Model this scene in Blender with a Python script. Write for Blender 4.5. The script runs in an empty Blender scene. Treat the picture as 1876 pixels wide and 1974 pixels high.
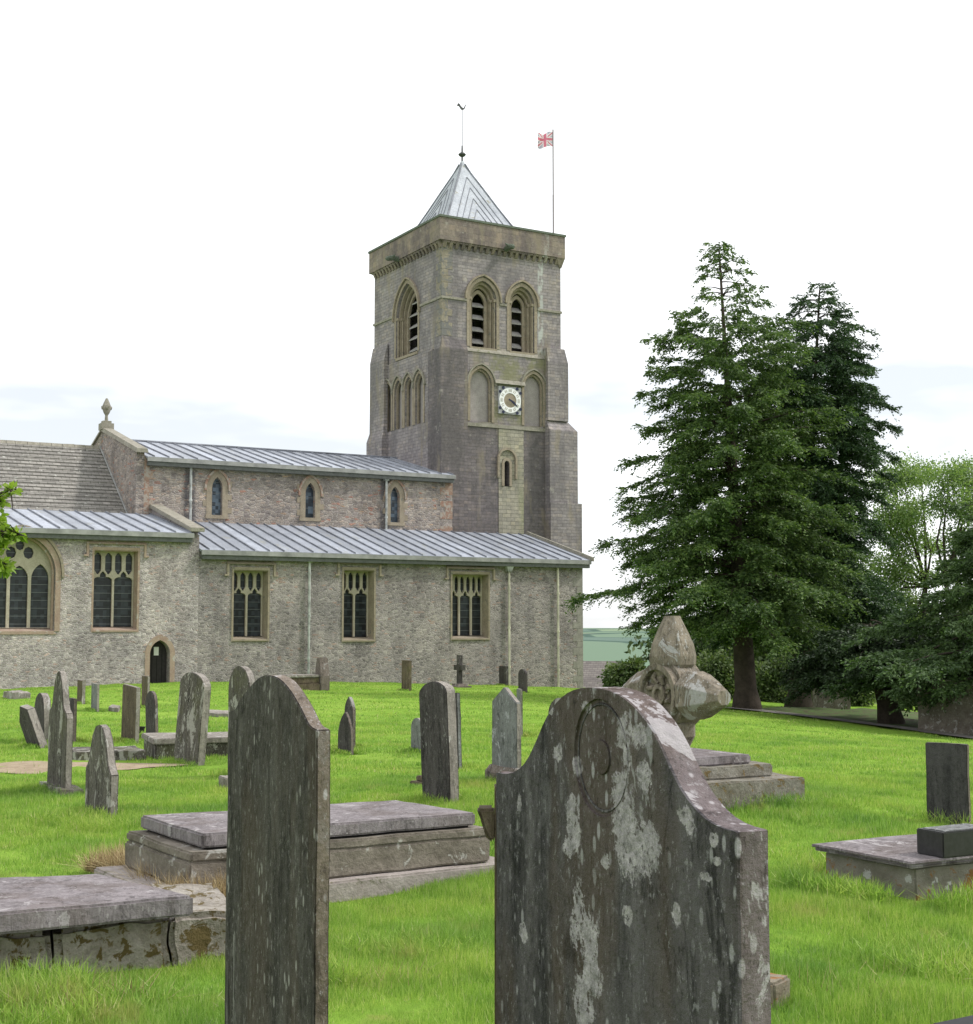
import bpy, bmesh, math, random
import numpy as np
from mathutils import Vector, Matrix
from mathutils.geometry import tessellate_polygon
R = math.radians
random.seed(7); rng = np.random.default_rng(7)
# ---------------------------------------------------------------- camera, sky, sun
F = 2675.0; CX, CY = 938.0, 987.0; EYE = 1.6
PITCH = math.atan(213/F)
S = bpy.context.scene
cam_d = bpy.data.cameras.new('camera'); cam = bpy.data.objects.new('camera', cam_d); S.collection.objects.link(cam)
cam.location = (0, 0, EYE); cam.rotation_euler = (R(90)+PITCH, 0, 0)
cam_d.sensor_fit = 'HORIZONTAL'; cam_d.sensor_width = 36; cam_d.lens = 36*F/1876
cam_d.clip_start = .05; cam_d.clip_end = 20000
S.camera = cam
S.view_settings.view_transform = 'Standard'; S.view_settings.look = 'None'
S.view_settings.exposure = 0.0; S.view_settings.gamma = 1
SUN_AZ = R(84)      # clockwise from the view axis (+Y): to the right and a little behind
SUN_EL = R(48)
W = bpy.data.worlds.new('World'); S.world = W; W.use_nodes = True
nt = W.node_tree; nt.nodes.clear()
o_ = nt.nodes.new('ShaderNodeOutputWorld'); bg = nt.nodes.new('ShaderNodeBackground'); sky = nt.nodes.new('ShaderNodeTexSky')
sky.sky_type = 'NISHITA'; sky.sun_disc = False; sky.sun_elevation = SUN_EL; sky.sun_rotation = SUN_AZ
tc = nt.nodes.new('ShaderNodeTexCoord'); mp = nt.nodes.new('ShaderNodeMapping'); mp.inputs['Scale'].default_value = (1.6, 1.6, 5.5)
mp.inputs['Location'].default_value = (.35, .2, .1)
no = nt.nodes.new('ShaderNodeTexNoise'); no.inputs['Scale'].default_value = 1.5; no.inputs['Detail'].default_value = 5; no.inputs['Roughness'].default_value = .5
cr = nt.nodes.new('ShaderNodeValToRGB'); cr.color_ramp.elements[0].position = .44; cr.color_ramp.elements[1].position = .56
cr.color_ramp.elements[0].color = (.55, .55, .55, 1)
mx = nt.nodes.new('ShaderNodeMix'); mx.data_type = 'RGBA'
mx.inputs['B'].default_value = (15.5, 15.8, 16.2, 1)
nt.links.new(tc.outputs['Generated'], mp.inputs['Vector']); nt.links.new(mp.outputs[0], no.inputs['Vector'])
sx = nt.nodes.new('ShaderNodeSeparateXYZ'); nt.links.new(tc.outputs['Generated'], sx.inputs[0])
mr = nt.nodes.new('ShaderNodeMapRange'); mr.inputs[1].default_value = .17; mr.inputs[2].default_value = .26; mr.inputs[3].default_value = -.06; mr.inputs[4].default_value = .30; nt.links.new(sx.outputs[2], mr.inputs[0])
ad = nt.nodes.new('ShaderNodeMath'); nt.links.new(no.outputs[0], ad.inputs[0]); nt.links.new(mr.outputs[0], ad.inputs[1])
mr2 = nt.nodes.new('ShaderNodeMapRange'); mr2.inputs[1].default_value = -.12; mr2.inputs[2].default_value = 0; mr2.inputs[3].default_value = 0; mr2.inputs[4].default_value = .12; nt.links.new(sx.outputs[0], mr2.inputs[0])
ad2 = nt.nodes.new('ShaderNodeMath'); nt.links.new(ad.outputs[0], ad2.inputs[0]); nt.links.new(mr2.outputs[0], ad2.inputs[1]); nt.links.new(ad2.outputs[0], cr.inputs[0]); nt.links.new(cr.outputs[0], mx.inputs['Factor'])
nt.links.new(sky.outputs[0], mx.inputs['A']); nt.links.new(mx.outputs['Result'], bg.inputs[0])
bg.inputs[1].default_value = .090
nt.links.new(bg.outputs[0], o_.inputs[0])
sl = bpy.data.lights.new('sun', 'SUN'); sl.energy = 3.0; sl.angle = R(5); sl.color = (1, .965, .91)
so = bpy.data.objects.new('sun', sl); S.collection.objects.link(so)
sd = Vector((math.sin(SUN_AZ)*math.cos(SUN_EL), math.cos(SUN_AZ)*math.cos(SUN_EL), math.sin(SUN_EL)))
so.rotation_euler = sd.to_track_quat('Z', 'Y').to_euler(); so.location = sd*60

# ---------------------------------------------------------------- photo geometry helpers (measurements -> metres)
cp, sp = math.cos(PITCH), math.sin(PITCH)
def ray(px, py):
    u = (px-CX)/F; v = (CY-py)/F
    y = cp - v*sp
    return Vector((u/y, 1.0, (sp+v*cp)/y))
def P(px, py, d):
    r = ray(px, py); return Vector((r.x*d, d, EYE+r.z*d))
WEST = Vector((.863, .506, 0)).normalized(); NORTH = Vector((-WEST.y, WEST.x, 0))
# ground: thin plate spline through levelled points
CTRL = np.array([(0,0,0),(-3,3,-.03),(3,3,0),(0,8,-.1),(-4,12,-.19),(-2,9,-.14),(3,12,.0),(2.3,11.9,.10),(2.4,8,0),(3.66,11,-.01),(6,20,-.35),(9,27,-.8),
 (12.3,35,-1.4),(8.9,48,-1.36),(-8,25,-.4),(-4,18,-.29),(-10,35,-.56),(0,25,-.42),(0,40,-.75),(2,55,-1.15),(-18.6,53,-.93),(-11.8,57,-.82),
 (4.6,66.6,-1.52),(-25,40,-.7),(-15,20,-.3),(20,40,-2.0),(25,25,-1.3),(15,15,-.5),(10,8,-.15),(-10,5,0),(-10,12,-.15),(0,-10,.2),
 (20,60,-2.2),(10,66,-1.8),(-20,70,-1.2),(-40,60,-1.2),(40,60,-3),(0,80,-2),(30,0,-.5),(-30,0,0),(-60,80,-1.5),(60,80,-3.5)], float)
def _U(r2): return np.where(r2 > 0, .5*r2*np.log(r2+1e-12), 0)
_n = len(CTRL); _d2 = ((CTRL[:, None, :2]-CTRL[None, :, :2])**2).sum(-1)
_K = _U(_d2) + np.eye(_n)*2.0; _Pm = np.c_[np.ones(_n), CTRL[:, :2]]
_A = np.block([[_K, _Pm], [_Pm.T, np.zeros((3, 3))]]); _sol = np.linalg.solve(_A, np.r_[CTRL[:, 2], 0, 0, 0])
def G(x, y):
    x = np.asarray(x, float); y = np.asarray(y, float); sh = x.shape
    xr = np.clip(x.ravel(), -62, 62); yr = np.clip(y.ravel(), -14, 84)
    q = _U((xr[:, None]-CTRL[:, 0])**2+(yr[:, None]-CTRL[:, 1])**2) @ _sol[:_n] + _sol[_n] + _sol[_n+1]*xr + _sol[_n+2]*yr
    q = np.clip(q, -4, .4)
    yy = y.ravel(); t = np.clip((yy-76)/150, 0, 1); t = t*t*(3-2*t)
    q = q*(1-t) + (-34)*t
    return q.reshape(sh)
def g1(x, y): return float(G(np.array([x]), np.array([y]))[0])
def ghit(px, py):
    r = ray(px, py); lo, hi = 2.0, 80.0
    f_ = lambda d: EYE+r.z*d-g1(r.x*d, d)
    d = lo
    while d < hi and f_(d) > 0: d += .5
    lo, hi = max(2, d-.5), d
    for _ in range(18):
        m = (lo+hi)/2
        if f_(m) > 0: lo = m
        else: hi = m
    return P(px, py, lo)

C0 = P(1124, 1325, 66.6); C0.z = 0
def onS(px, py, a=0.0):
    """photo point on a south facing plane a metres north of the aisle wall -> (X west, Z)"""
    r = ray(px, py); o = Vector((0, 0, EYE)); q = C0+NORTH*a
    t = (q-Vector((0, 0, 0))).dot(NORTH)/Vector((r.x, 1, 0)).dot(NORTH)
    p = Vector((r.x*t, t, 0)); return ((p-C0).dot(WEST), EYE+r.z*t)
def onE(px, py, X):
    r = ray(px, py); q = C0+WEST*X
    t = q.dot(WEST)/Vector((r.x, 1, 0)).dot(WEST)
    p = Vector((r.x*t, t, 0)); return ((p-C0).dot(NORTH), EYE+r.z*t)
# ---------------------------------------------------------------- object helpers
COL = S.collection
def tag(o, label=None, cat=None, group=None, kind=None):
    if label: o['label'] = label
    if cat: o['category'] = cat
    if group: o['group'] = group
    if kind: o['kind'] = kind
    return o
def empty(name, loc=(0, 0, 0), rz=0):
    o = bpy.data.objects.new(name, None); COL.objects.link(o); o.location = loc; o.rotation_euler = (0, 0, rz); o.empty_display_size = .2
    return o
class MB:
    def __init__(s): s.v = []; s.f = []; s.m = []
    def add(s, v, f, m=0):
        b = len(s.v); s.v += [tuple(p) for p in v]; s.f += [tuple(i+b for i in q) for q in f]; s.m += [m]*len(f); return s
    def box(s, a, b, m=0):
        x0, x1 = sorted((a[0], b[0])); y0, y1 = sorted((a[1], b[1])); z0, z1 = sorted((a[2], b[2]))
        v = [(x0,y0,z0),(x1,y0,z0),(x1,y1,z0),(x0,y1,z0),(x0,y0,z1),(x1,y0,z1),(x1,y1,z1),(x0,y1,z1)]
        return s.hexa(v, m)
    def hexa(s, v, m=0):
        return s.add(v, [(0,3,2,1),(4,5,6,7),(0,1,5,4),(1,2,6,5),(2,3,7,6),(3,0,4,7)], m)
    def loft(s, rings, m=0, cap=True):
        n = len(rings[0]); v = [p for r in rings for p in r]; f = []
        for k in range(len(rings)-1):
            for i in range(n):
                j = (i+1) % n; f.append((k*n+i, k*n+j, (k+1)*n+j, (k+1)*n+i))
        if cap: f.append(tuple(range(n))[::-1]); f.append(tuple((len(rings)-1)*n+i for i in range(n)))
        return s.add(v, f, m)
    def tube(s, pts, rad, n=8, m=0):
        rings = []; pts = [Vector(p) for p in pts]
        if not hasattr(rad, '__len__'): rad = [rad]*len(pts)
        for k, p in enumerate(pts):
            t = (pts[min(k+1, len(pts)-1)]-pts[max(k-1, 0)]).normalized()
            a = t.orthogonal().normalized() if abs(t.z) < .9 else Vector((1, 0, 0)); a = (a-t*a.dot(t)).normalized(); b = t.cross(a)
            rings.append([p+(a*math.cos(2*math.pi*i/n)+b*math.sin(2*math.pi*i/n))*rad[k] for i in range(n)])
        return s.loft(rings, m)
    def plate(s, outer, holes=(), y0=0.0, y1=.1, axis='y', m=0, mh=None, mb=None):
        """polygon in (u,z) with holes, solid between y0 (front) and y1"""
        loops = [list(outer)]+[list(h) for h in holes]
        flat = [p for l in loops for p in l]
        tris = tessellate_polygon([[Vector((p[0], p[1], 0)) for p in l] for l in loops])
        mk = (lambda p, d: (p[0], d, p[1])) if axis == 'y' else (lambda p, d: (d, p[0], p[1]))
        n = len(flat); v = [mk(p, y0) for p in flat]+[mk(p, y1) for p in flat]
        bm = bmesh.new(); bv = [bm.verts.new(p) for p in v]
        fs = []
        for t in tris:
            try: fa = bm.faces.new([bv[i] for i in t]); fa.material_index = m
            except ValueError: pass
            try: fb = bm.faces.new([bv[n+i] for i in t]); fb.material_index = mb if mb is not None else m
            except ValueError: pass
        b = 0
        for li, l in enumerate(loops):
            for i in range(len(l)):
                j = (i+1) % len(l)
                q = bm.faces.new((bv[b+i], bv[b+j], bv[n+b+j], bv[n+b+i])); q.material_index = (mh if (mh is not None) else m)
            b += len(l)
        bmesh.ops.recalc_face_normals(bm, faces=bm.faces)
        bm.verts.index_update()
        base = len(s.v); s.v += [tuple(q.co) for q in bm.verts]
        for fa in bm.faces: s.f.append(tuple(base+q.index for q in fa.verts)); s.m.append(fa.material_index)
        bm.free(); return s
    def build(s, name, mats, parent=None, smooth=False, bevel=0, fix=False, noise=0, sub=0, loc=None):
        me = bpy.data.meshes.new(name); me.from_pydata(s.v, [], s.f)
        mats = mats if isinstance(mats, (list, tuple)) else [mats]
        for mm in mats: me.materials.append(mm)
        me.polygons.foreach_set('material_index', s.m)
        if fix or bevel or sub or noise:
            bm = bmesh.new(); bm.from_mesh(me)
            if fix: bmesh.ops.remove_doubles(bm, verts=bm.verts, dist=1e-5); bmesh.ops.recalc_face_normals(bm, faces=bm.faces)
            if bevel:
                bmesh.ops.remove_doubles(bm, verts=bm.verts, dist=1e-5)
                bmesh.ops.dissolve_limit(bm, angle_limit=.01, verts=bm.verts, edges=bm.edges)
                es = [e for e in bm.edges if len(e.link_faces) == 2 and e.calc_face_angle(0) > R(35)]
                bmesh.ops.bevel(bm, geom=es, offset=bevel, segments=2, affect='EDGES', clamp_overlap=True)
            if sub:
                bmesh.ops.triangulate(bm, faces=[f for f in bm.faces if len(f.verts) > 4])
                for _ in range(6):
                    es = [e for e in bm.edges if e.calc_length() > sub]
                    if not es: break
                    bmesh.ops.subdivide_edges(bm, edges=es, cuts=1, use_grid_fill=False)
                    bmesh.ops.triangulate(bm, faces=[f for f in bm.faces if len(f.verts) > 4])
            if noise:
                from mathutils import noise as NZ
                for q in bm.verts:
                    q.co += NZ.noise_vector(q.co*3.1+Vector((len(s.v), 3, 1)))*noise + NZ.noise_vector(q.co*11)*noise*.45
            bm.to_mesh(me); bm.free()
        if smooth: me.polygons.foreach_set('use_smooth', [True]*len(me.polygons))
        o = bpy.data.objects.new(name, me); COL.objects.link(o)
        if loc: o.location = loc
        if parent: o.parent = parent
        return o
def np_mesh(name, verts, k, mat, parent=None):
    """verts: (N*k,3) float array, every k verts one polygon"""
    me = bpy.data.meshes.new(name); n = len(verts); me.vertices.add(n); me.vertices.foreach_set('co', np.ascontiguousarray(verts, dtype=np.float32).ravel())
    me.loops.add(n); me.loops.foreach_set('vertex_index', np.arange(n, dtype=np.int32))
    me.polygons.add(n//k); me.polygons.foreach_set('loop_start', np.arange(0, n, k, dtype=np.int32)); me.polygons.foreach_set('loop_total', np.full(n//k, k, dtype=np.int32))
    me.materials.append(mat); me.update(calc_edges=True)
    o = bpy.data.objects.new(name, me); COL.objects.link(o)
    if parent: o.parent = parent
    return o

# ---------------------------------------------------------------- material helpers
class NT:
    def __init__(s, name, rough=.9, spec=.25):
        s.mat = bpy.data.materials.new(name); s.mat.use_nodes = True; s.t = s.mat.node_tree
        s.p = s.t.nodes['Principled BSDF']; s.p.inputs['Roughness'].default_value = rough; s.p.inputs['Specular IOR Level'].default_value = spec
    def n(s, typ, **kw):
        q = s.t.nodes.new(typ)
        for k, v in kw.items():
            if hasattr(q, k) and k not in ('inputs',): setattr(q, k, v)
        return q
    def put(s, sock, v):
        if isinstance(v, bpy.types.NodeSocket): s.t.links.new(v, sock)
        elif isinstance(v, (tuple, list)) and len(v) == 3 and sock.type == 'RGBA': sock.default_value = (*v, 1)
        else: sock.default_value = v
    def obj(s): return s.n('ShaderNodeTexCoord').outputs['Object']
    def geo(s): return s.n('ShaderNodeNewGeometry')
    def map(s, vec, scale=(1, 1, 1), loc=(0, 0, 0)):
        q = s.n('ShaderNodeMapping'); s.put(q.inputs['Vector'], vec); q.inputs['Scale'].default_value = scale; q.inputs['Location'].default_value = loc; return q.outputs[0]
    def math(s, op, a, b=None, c=None, clamp=False):
        q = s.n('ShaderNodeMath', operation=op, use_clamp=clamp); s.put(q.inputs[0], a)
        if b is not None: s.put(q.inputs[1], b)
        if c is not None: s.put(q.inputs[2], c)
        return q.outputs[0]
    def noise(s, vec, scale, detail=3, rough=.55, dist=0, col=False):
        q = s.n('ShaderNodeTexNoise'); s.put(q.inputs['Vector'], vec); q.inputs['Scale'].default_value = scale; q.inputs['Detail'].default_value = detail
        q.inputs['Roughness'].default_value = rough; q.inputs['Distortion'].default_value = dist; return q.outputs['Color' if col else 'Fac']
    def vor(s, vec, scale, feature='F1', out='Distance', rnd=1.0, dims='3D'):
        q = s.n('ShaderNodeTexVoronoi', feature=feature, voronoi_dimensions=dims); s.put(q.inputs['Vector'], vec); q.inputs['Scale'].default_value = scale; q.inputs['Randomness'].default_value = rnd
        return q.outputs[out]
    def ramp(s, fac, stops, interp='LINEAR'):
        q = s.n('ShaderNodeValToRGB'); s.put(q.inputs[0], fac); cr = q.color_ramp; cr.interpolation = interp
        while len(cr.elements) < len(stops): cr.elements.new(.5)
        for e, (p, c) in zip(cr.elements, stops):
            e.position = p; e.color = (*c, 1) if isinstance(c, (tuple, list)) else (c, c, c, 1)
        return q.outputs[0]
    def step(s, v, lo, hi):
        q = s.n('ShaderNodeMapRange', interpolation_type='SMOOTHSTEP'); s.put(q.inputs[0], v); q.inputs[1].default_value = lo; q.inputs[2].default_value = hi; return q.outputs[0]
    def mix(s, f, a, b, mode='MIX'):
        q = s.n('ShaderNodeMix', data_type='RGBA', blend_type=mode); s.put(q.inputs['Factor'], f); s.put(q.inputs['A'], a); s.put(q.inputs['B'], b); return q.outputs['Result']
    def xyz(s, vec): q = s.n('ShaderNodeSeparateXYZ'); s.put(q.inputs[0], vec); return q.outputs
    def comb(s, x, y, z=0.0): q = s.n('ShaderNodeCombineXYZ'); s.put(q.inputs[0], x); s.put(q.inputs[1], y); s.put(q.inputs[2], z); return q.outputs[0]
    def bump(s, h, strength=.5, dist=.02):
        q = s.n('ShaderNodeBump'); s.put(q.inputs['Height'], h); q.inputs['Strength'].default_value = strength; q.inputs['Distance'].default_value = dist
        s.t.links.new(q.outputs[0], s.p.inputs['Normal'])
    def col(s, c): s.put(s.p.inputs['Base Color'], c); return s.mat
def uvz(m):
    """wall coordinates: along the wall, height"""
    x = m.xyz(m.obj()); return m.math('ADD', x[0], x[1]), x[2]
def rubble(name, stops, mortar, su=2.6, sv=6.0, mw=.05, tint=((.8, .8, .8), (1.12, 1.1, 1.06)), lower=None):
    m = NT(name); o = m.obj(); u, z = uvz(m)
    w = m.noise(o, 2.3, 2)
    v2 = m.comb(m.math('MULTIPLY', m.math('ADD', u, m.math('MULTIPLY', w, .12)), su), m.math('MULTIPLY', m.math('ADD', z, m.math('MULTIPLY', w, .1)), sv))
    c = m.xyz(m.vor(v2, 1, out='Color', dims='2D'))
    col = m.ramp(c[0], stops, 'CONSTANT')
    col = m.mix(.55, col, m.ramp(c[1], [(0, .62), (1, 1.3)]), 'MULTIPLY')
    e = m.vor(v2, 1, feature='DISTANCE_TO_EDGE', dims='2D')
    mk = m.step(m.math('ADD', e, m.math('MULTIPLY', m.noise(o, 30, 2), -.05)), mw+.02, mw-.03)
    col = m.mix(mk, col, mortar)
    col = m.mix(1, col, m.ramp(m.noise(o, .35, 4, .6), [(.3, tint[0]), (.7, tint[1])]), 'MULTIPLY')
    col = m.mix(.8, col, m.ramp(m.noise(m.map(o, (1.2, 1.2, .5)), .9, 5, .65), [(.3, (.58, .56, .56)), (.5, (1, 1, 1)), (.72, (1.28, 1.26, 1.23))]), 'MULTIPLY')
    col = m.mix(.8, col, m.ramp(m.noise(o, 17, 4, .8), [(.28, .5), (.72, 1.45)]), 'MULTIPLY')
    sp_ = m.noise(m.comb(m.math('MULTIPLY', u, 1.0), m.math('MULTIPLY', z, 1.9), .3), 11, 3, .85)
    col = m.mix(m.math('MULTIPLY', m.step(sp_, .60, .70), .55), col, (.50, .47, .44)); col = m.mix(m.math('MULTIPLY', m.step(sp_, .40, .31), .6), col, (.085, .078, .075))
    col = m.mix(1, col, (1.135, 1.125, 1.19), 'MULTIPLY')
    if lower: col = lower(m, col, o, u, z)
    m.bump(m.math('ADD', m.step(e, 0, .18), m.math('MULTIPLY', m.noise(o, 9, 3), .7)), .7, .04)
    return m.col(col)
def ashlar(name, c1, c2, mortar, bw=.5, rh=.22, stain=None, dark=(.13, .12, .13), stain_amt=.75):
    m = NT(name); o = m.obj(); u, z = uvz(m)
    q = m.n('ShaderNodeTexBrick'); m.put(q.inputs['Vector'], m.comb(u, z)); q.inputs['Scale'].default_value = 1
    q.inputs['Brick Width'].default_value = bw; q.inputs['Row Height'].default_value = rh; q.inputs['Mortar Size'].default_value = .012; q.inputs['Mortar Smooth'].default_value = .4
    q.inputs['Color1'].default_value = (*c1, 1); q.inputs['Color2'].default_value = (*c2, 1); q.inputs['Mortar'].default_value = (*mortar, 1)
    cell = m.comb(m.math('FLOOR', m.math('DIVIDE', u, bw*.5)), m.math('FLOOR', m.math('DIVIDE', z, rh)))
    wn = m.n('ShaderNodeTexWhiteNoise', noise_dimensions='2D'); m.put(wn.inputs['Vector'], cell)
    col = m.mix(.5, q.outputs['Color'], m.ramp(wn.outputs['Value'], [(0, (.75, .74, .75)), (.5, (1, 1, 1)), (.9, (1.15, 1.1, 1.0)), (1, (1.4, 1.3, 1.12))]), 'MULTIPLY')
    ns = m.noise(m.comb(m.math('MULTIPLY', u, .9), m.math('MULTIPLY', z, .28), .4), 1.0, 5, .62)
    col = m.mix(m.math('MULTIPLY', m.step(ns, .42, .62), stain_amt), col, dark)
    col = m.mix(.7, col, m.ramp(m.noise(o, 6, 5, .7), [(.3, .62), (.72, 1.35)]), 'MULTIPLY')
    if stain: col = stain(m, col, o, u, z)
    m.bump(m.math('ADD', m.math('MULTIPLY', q.outputs['Fac'], -1.0), m.math('MULTIPLY', m.noise(o, 12, 4), .6)), .5, .03)
    return m.col(col)
def plain_stone(name, a, b, sc=5, lichen=None, bump=.4, amt=.62):
    m = NT(name); o = m.obj()
    col = m.ramp(m.noise(o, sc, 5, .65), [(.3, a), (.7, b)])
    col = m.mix(.5, col, m.ramp(m.noise(o, sc*7, 3, .7), [(.3, .6), (.7, 1.3)]), 'MULTIPLY')
    if lichen: col = m.mix(m.step(m.noise(o, sc*1.7, 4, .7, .6), amt-.03, amt+.04), col, lichen)
    m.bump(m.noise(o, sc*4, 5, .7), bump, .02)
    return m.col(col)
def simple(name, c, rough=.6, spec=.3, metal=0, var=.15, sc=8):
    m = NT(name, rough, spec); m.p.inputs['Metallic'].default_value = metal
    k = m.ramp(m.noise(m.obj(), sc, 4, .6), [(.25, 1-var*2), (.75, 1+var*2)])
    return m.col(m.mix(1, c, k, 'MULTIPLY'))
M = {}
M['rubble'] = rubble('rubble stone', [(0, (0.265, 0.241, 0.225)), (.2, (0.215, 0.196, 0.185)), (.38, (0.314, 0.287, 0.265)), (.55, (0.243, 0.219, 0.209)), (.7, (0.283, 0.256, 0.234)), (.84, (0.172, 0.156, 0.147)), (.95, (0.302, 0.222, 0.187))], (.35, .33, .305), su=5.6, sv=13.5)
M['rubble_pale'] = rubble('pale rubble stone', [(0, (0.358, 0.321, 0.301)), (.2, (0.284, 0.256, 0.243)), (.38, (0.408, 0.374, 0.350)), (.55, (0.321, 0.290, 0.276)), (.7, (0.377, 0.336, 0.313)), (.86, (0.234, 0.209, 0.198)), (.95, (0.389, 0.299, 0.260))], (.46, .43, .405), su=6, sv=14)
def clere_pipe_band(m, col, o, u, z):
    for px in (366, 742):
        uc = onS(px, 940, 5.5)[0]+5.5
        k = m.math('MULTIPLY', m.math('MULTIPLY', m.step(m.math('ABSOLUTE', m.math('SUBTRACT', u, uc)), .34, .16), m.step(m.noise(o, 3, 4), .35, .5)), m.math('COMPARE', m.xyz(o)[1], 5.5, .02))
        col = m.mix(m.math('MULTIPLY', k, .75), col, (.075, .075, .085))  # broken dark band either side of each clerestory pipe
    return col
CLERE = lambda: rubble('coursed clerestory stone', [(0, (0.287, 0.252, 0.214)), (.2, (0.231, 0.203, 0.177)), (.38, (0.329, 0.289, 0.246)), (.55, (0.252, 0.222, 0.200)), (.68, (0.308, 0.254, 0.207)), (.82, (0.189, 0.165, 0.149)), (.93, (0.315, 0.184, 0.138)), (.97, (0.329, 0.243, 0.169))], (.31, .29, .26), su=4, sv=10.5, lower=clere_pipe_band)
def tower_stain(m, col, o, u, z):
    col = m.mix(m.math('MULTIPLY', m.step(m.noise(m.map(o, (1.3, 1.3, .3)), 1.1, 4), .55, .68), .5), col, (.25, .215, .15))
    ug = onS(1051, 700, 6.1)[0]+6.0; up = onS(1042, 540, 6.1)[0]+6.1
    yy = m.math('COMPARE', m.xyz(o)[1], 6.02, .16)
    kg = m.math('MULTIPLY', yy, m.math('MULTIPLY', m.step(m.math('ABSOLUTE', m.math('SUBTRACT', u, ug)), .24, .08), m.step(z, 15.8, 14.5)))
    col = m.mix(m.math('MULTIPLY', kg, m.step(m.noise(o, 1.5, 4), .2, .6)), col, (.12, .13, .05))
    kp = m.math('MULTIPLY', yy, m.math('MULTIPLY', m.step(m.math('ABSOLUTE', m.math('SUBTRACT', u, up)), .22, .10), m.step(z, 15, 16.5)))
    col = m.mix(m.math('MULTIPLY', m.math('MULTIPLY', kp, m.step(m.noise(m.map(o, (2, 2, 1)), 2.5, 5), .4, .55)), .8), col, (.44, .46, .43))
    kc_ = m.math('MULTIPLY', yy, m.math('MULTIPLY', m.math('MULTIPLY', m.step(z, 11.4, 12.2), m.step(z, 16.2, 15.2)), m.math('MULTIPLY', m.step(u, ug-4.6, ug-3.6), m.step(u, ug+.1, ug-.3))))
    col = m.mix(m.math('MULTIPLY', kc_, m.math('MULTIPLY', m.step(m.noise(o, 1.2, 5, .7), .38, .6), .75)), col, (.19, .19, .095))
    return m.mix(m.math('MULTIPLY', m.step(m.noise(o, 1.7, 5, .7), .60, .72), .6), col, (.40, .38, .33))
M['tower'] = ashlar('tower ashlar', (.30, .272, .270), (.235, .212, .215), (.15, .14, .138), bw=.58, rh=.165, stain=tower_stain, dark=(.15, .138, .142), stain_amt=.7)
M['tower_dark'] = ashlar('dark stained tower ashlar', (.19, .168, .168), (.14, .125, .128), (.11, .10, .10), bw=.58, rh=.165, stain=tower_stain, dark=(.11, .10, .10), stain_amt=.85)
M['tower_pale'] = ashlar('pale tower ashlar', (.36, .335, .27), (.27, .255, .21), (.15, .15, .12), bw=.5, rh=.2, dark=(.22, .23, .13), stain_amt=.6)
M['parapet'] = ashlar('parapet stone', (.27, .225, .185), (.18, .15, .135), (.20, .18, .15), bw=.7, rh=.3, stain=tower_stain, dark=(.12, .10, .10), stain_amt=.8)
M['buff'] = plain_stone('buff dressed stone', (.235, .195, .145), (.345, .295, .225), 3, (.17, .165, .14))
M['quoin'] = plain_stone('weathered tower quoin', (.20, .175, .13), (.30, .265, .21), 1.6, (.17, .165, .16), .4, .5)
M['blind'] = plain_stone('blind arch infill', (.27, .245, .235), (.36, .33, .31), 3)
M['red_stone'] = plain_stone('red sandstone quoin', (.25, .13, .095), (.32, .25, .19), 2.4, (.33, .29, .25), .4, .52)
M['pink_stone'] = plain_stone('pink dressed stone', (.30, .21, .17), (.38, .30, .23), 2.5, (.40, .37, .33))
M['tracery'] = plain_stone('window tracery stone', (.36, .32, .25), (.48, .43, .35), 4)
M['coping'] = plain_stone('weathered coping stone', (.20, .185, .15), (.33, .31, .26), 4, (.14, .15, .08))
def lead():
    m = NT('lead sheet roof', .5, .5); o = m.obj(); x = m.xyz(o)
    col = m.ramp(m.noise(o, .8, 5, .65), [(.3, (.25, .27, .31)), (.7, (.36, .385, .44))])
    cell = m.math('FLOOR', m.math('DIVIDE', m.math('ADD', x[0], 200), .66))
    wn = m.n('ShaderNodeTexWhiteNoise', noise_dimensions='1D'); m.put(wn.inputs['W'], cell)
    col = m.mix(1, col, m.ramp(wn.outputs['Value'], [(0, .80), (1, 1.16)]), 'MULTIPLY')
    col = m.mix(m.math('MULTIPLY', m.step(m.noise(m.map(o, (1.2, .5, 1)), 1.5, 5, .7), .55, .7), .55), col, (.27, .265, .20))
    col = m.mix(.5, col, m.ramp(m.noise(m.map(o, (9, 1.2, 1)), 2, 4, .7), [(.3, .6), (.7, 1.3)]), 'MULTIPLY')
    m.bump(m.noise(o, 2.5, 4), .6, .06)
    return m.col(col)
M['lead'] = lead()
M['seam'] = simple('lead roll', (.17, .18, .205), .6, .4, var=.25, sc=1.5)
M['spire'] = plain_stone('weathered spire lead', (.36, .38, .42), (.50, .52, .56), 1.4, (.33, .32, .27), .2, .66)
M['dark_metal'] = simple('dark iron', (.05, .055, .05), .5)
M['lichen_lead'] = simple('dark green lead capping', (.10, .12, .09), .7)
def slates():
    m = NT('stone slates'); o = m.obj(); x = m.xyz(o)
    q = m.n('ShaderNodeTexBrick'); m.put(q.inputs['Vector'], m.comb(x[0], x[2])); q.inputs['Scale'].default_value = 1
    q.inputs['Brick Width'].default_value = .36; q.inputs['Row Height'].default_value = .15; q.inputs['Mortar Size'].default_value = .016; q.inputs['Mortar Smooth'].default_value = .6
    q.inputs['Color1'].default_value = (.28, .265, .24, 1); q.inputs['Color2'].default_value = (.19, .18, .165, 1); q.inputs['Mortar'].default_value = (.09, .085, .075, 1)
    col = m.mix(.6, q.outputs['Color'], m.ramp(m.noise(o, 5, 5, .7), [(.3, .65), (.7, 1.35)]), 'MULTIPLY')
    col = m.mix(m.step(m.noise(o, 4.3, 4, .75), .60, .66), col, (.42, .42, .38))
    m.bump(q.outputs['Fac'], -.8, .04); return m.col(col)
M['slates'] = slates()
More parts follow.
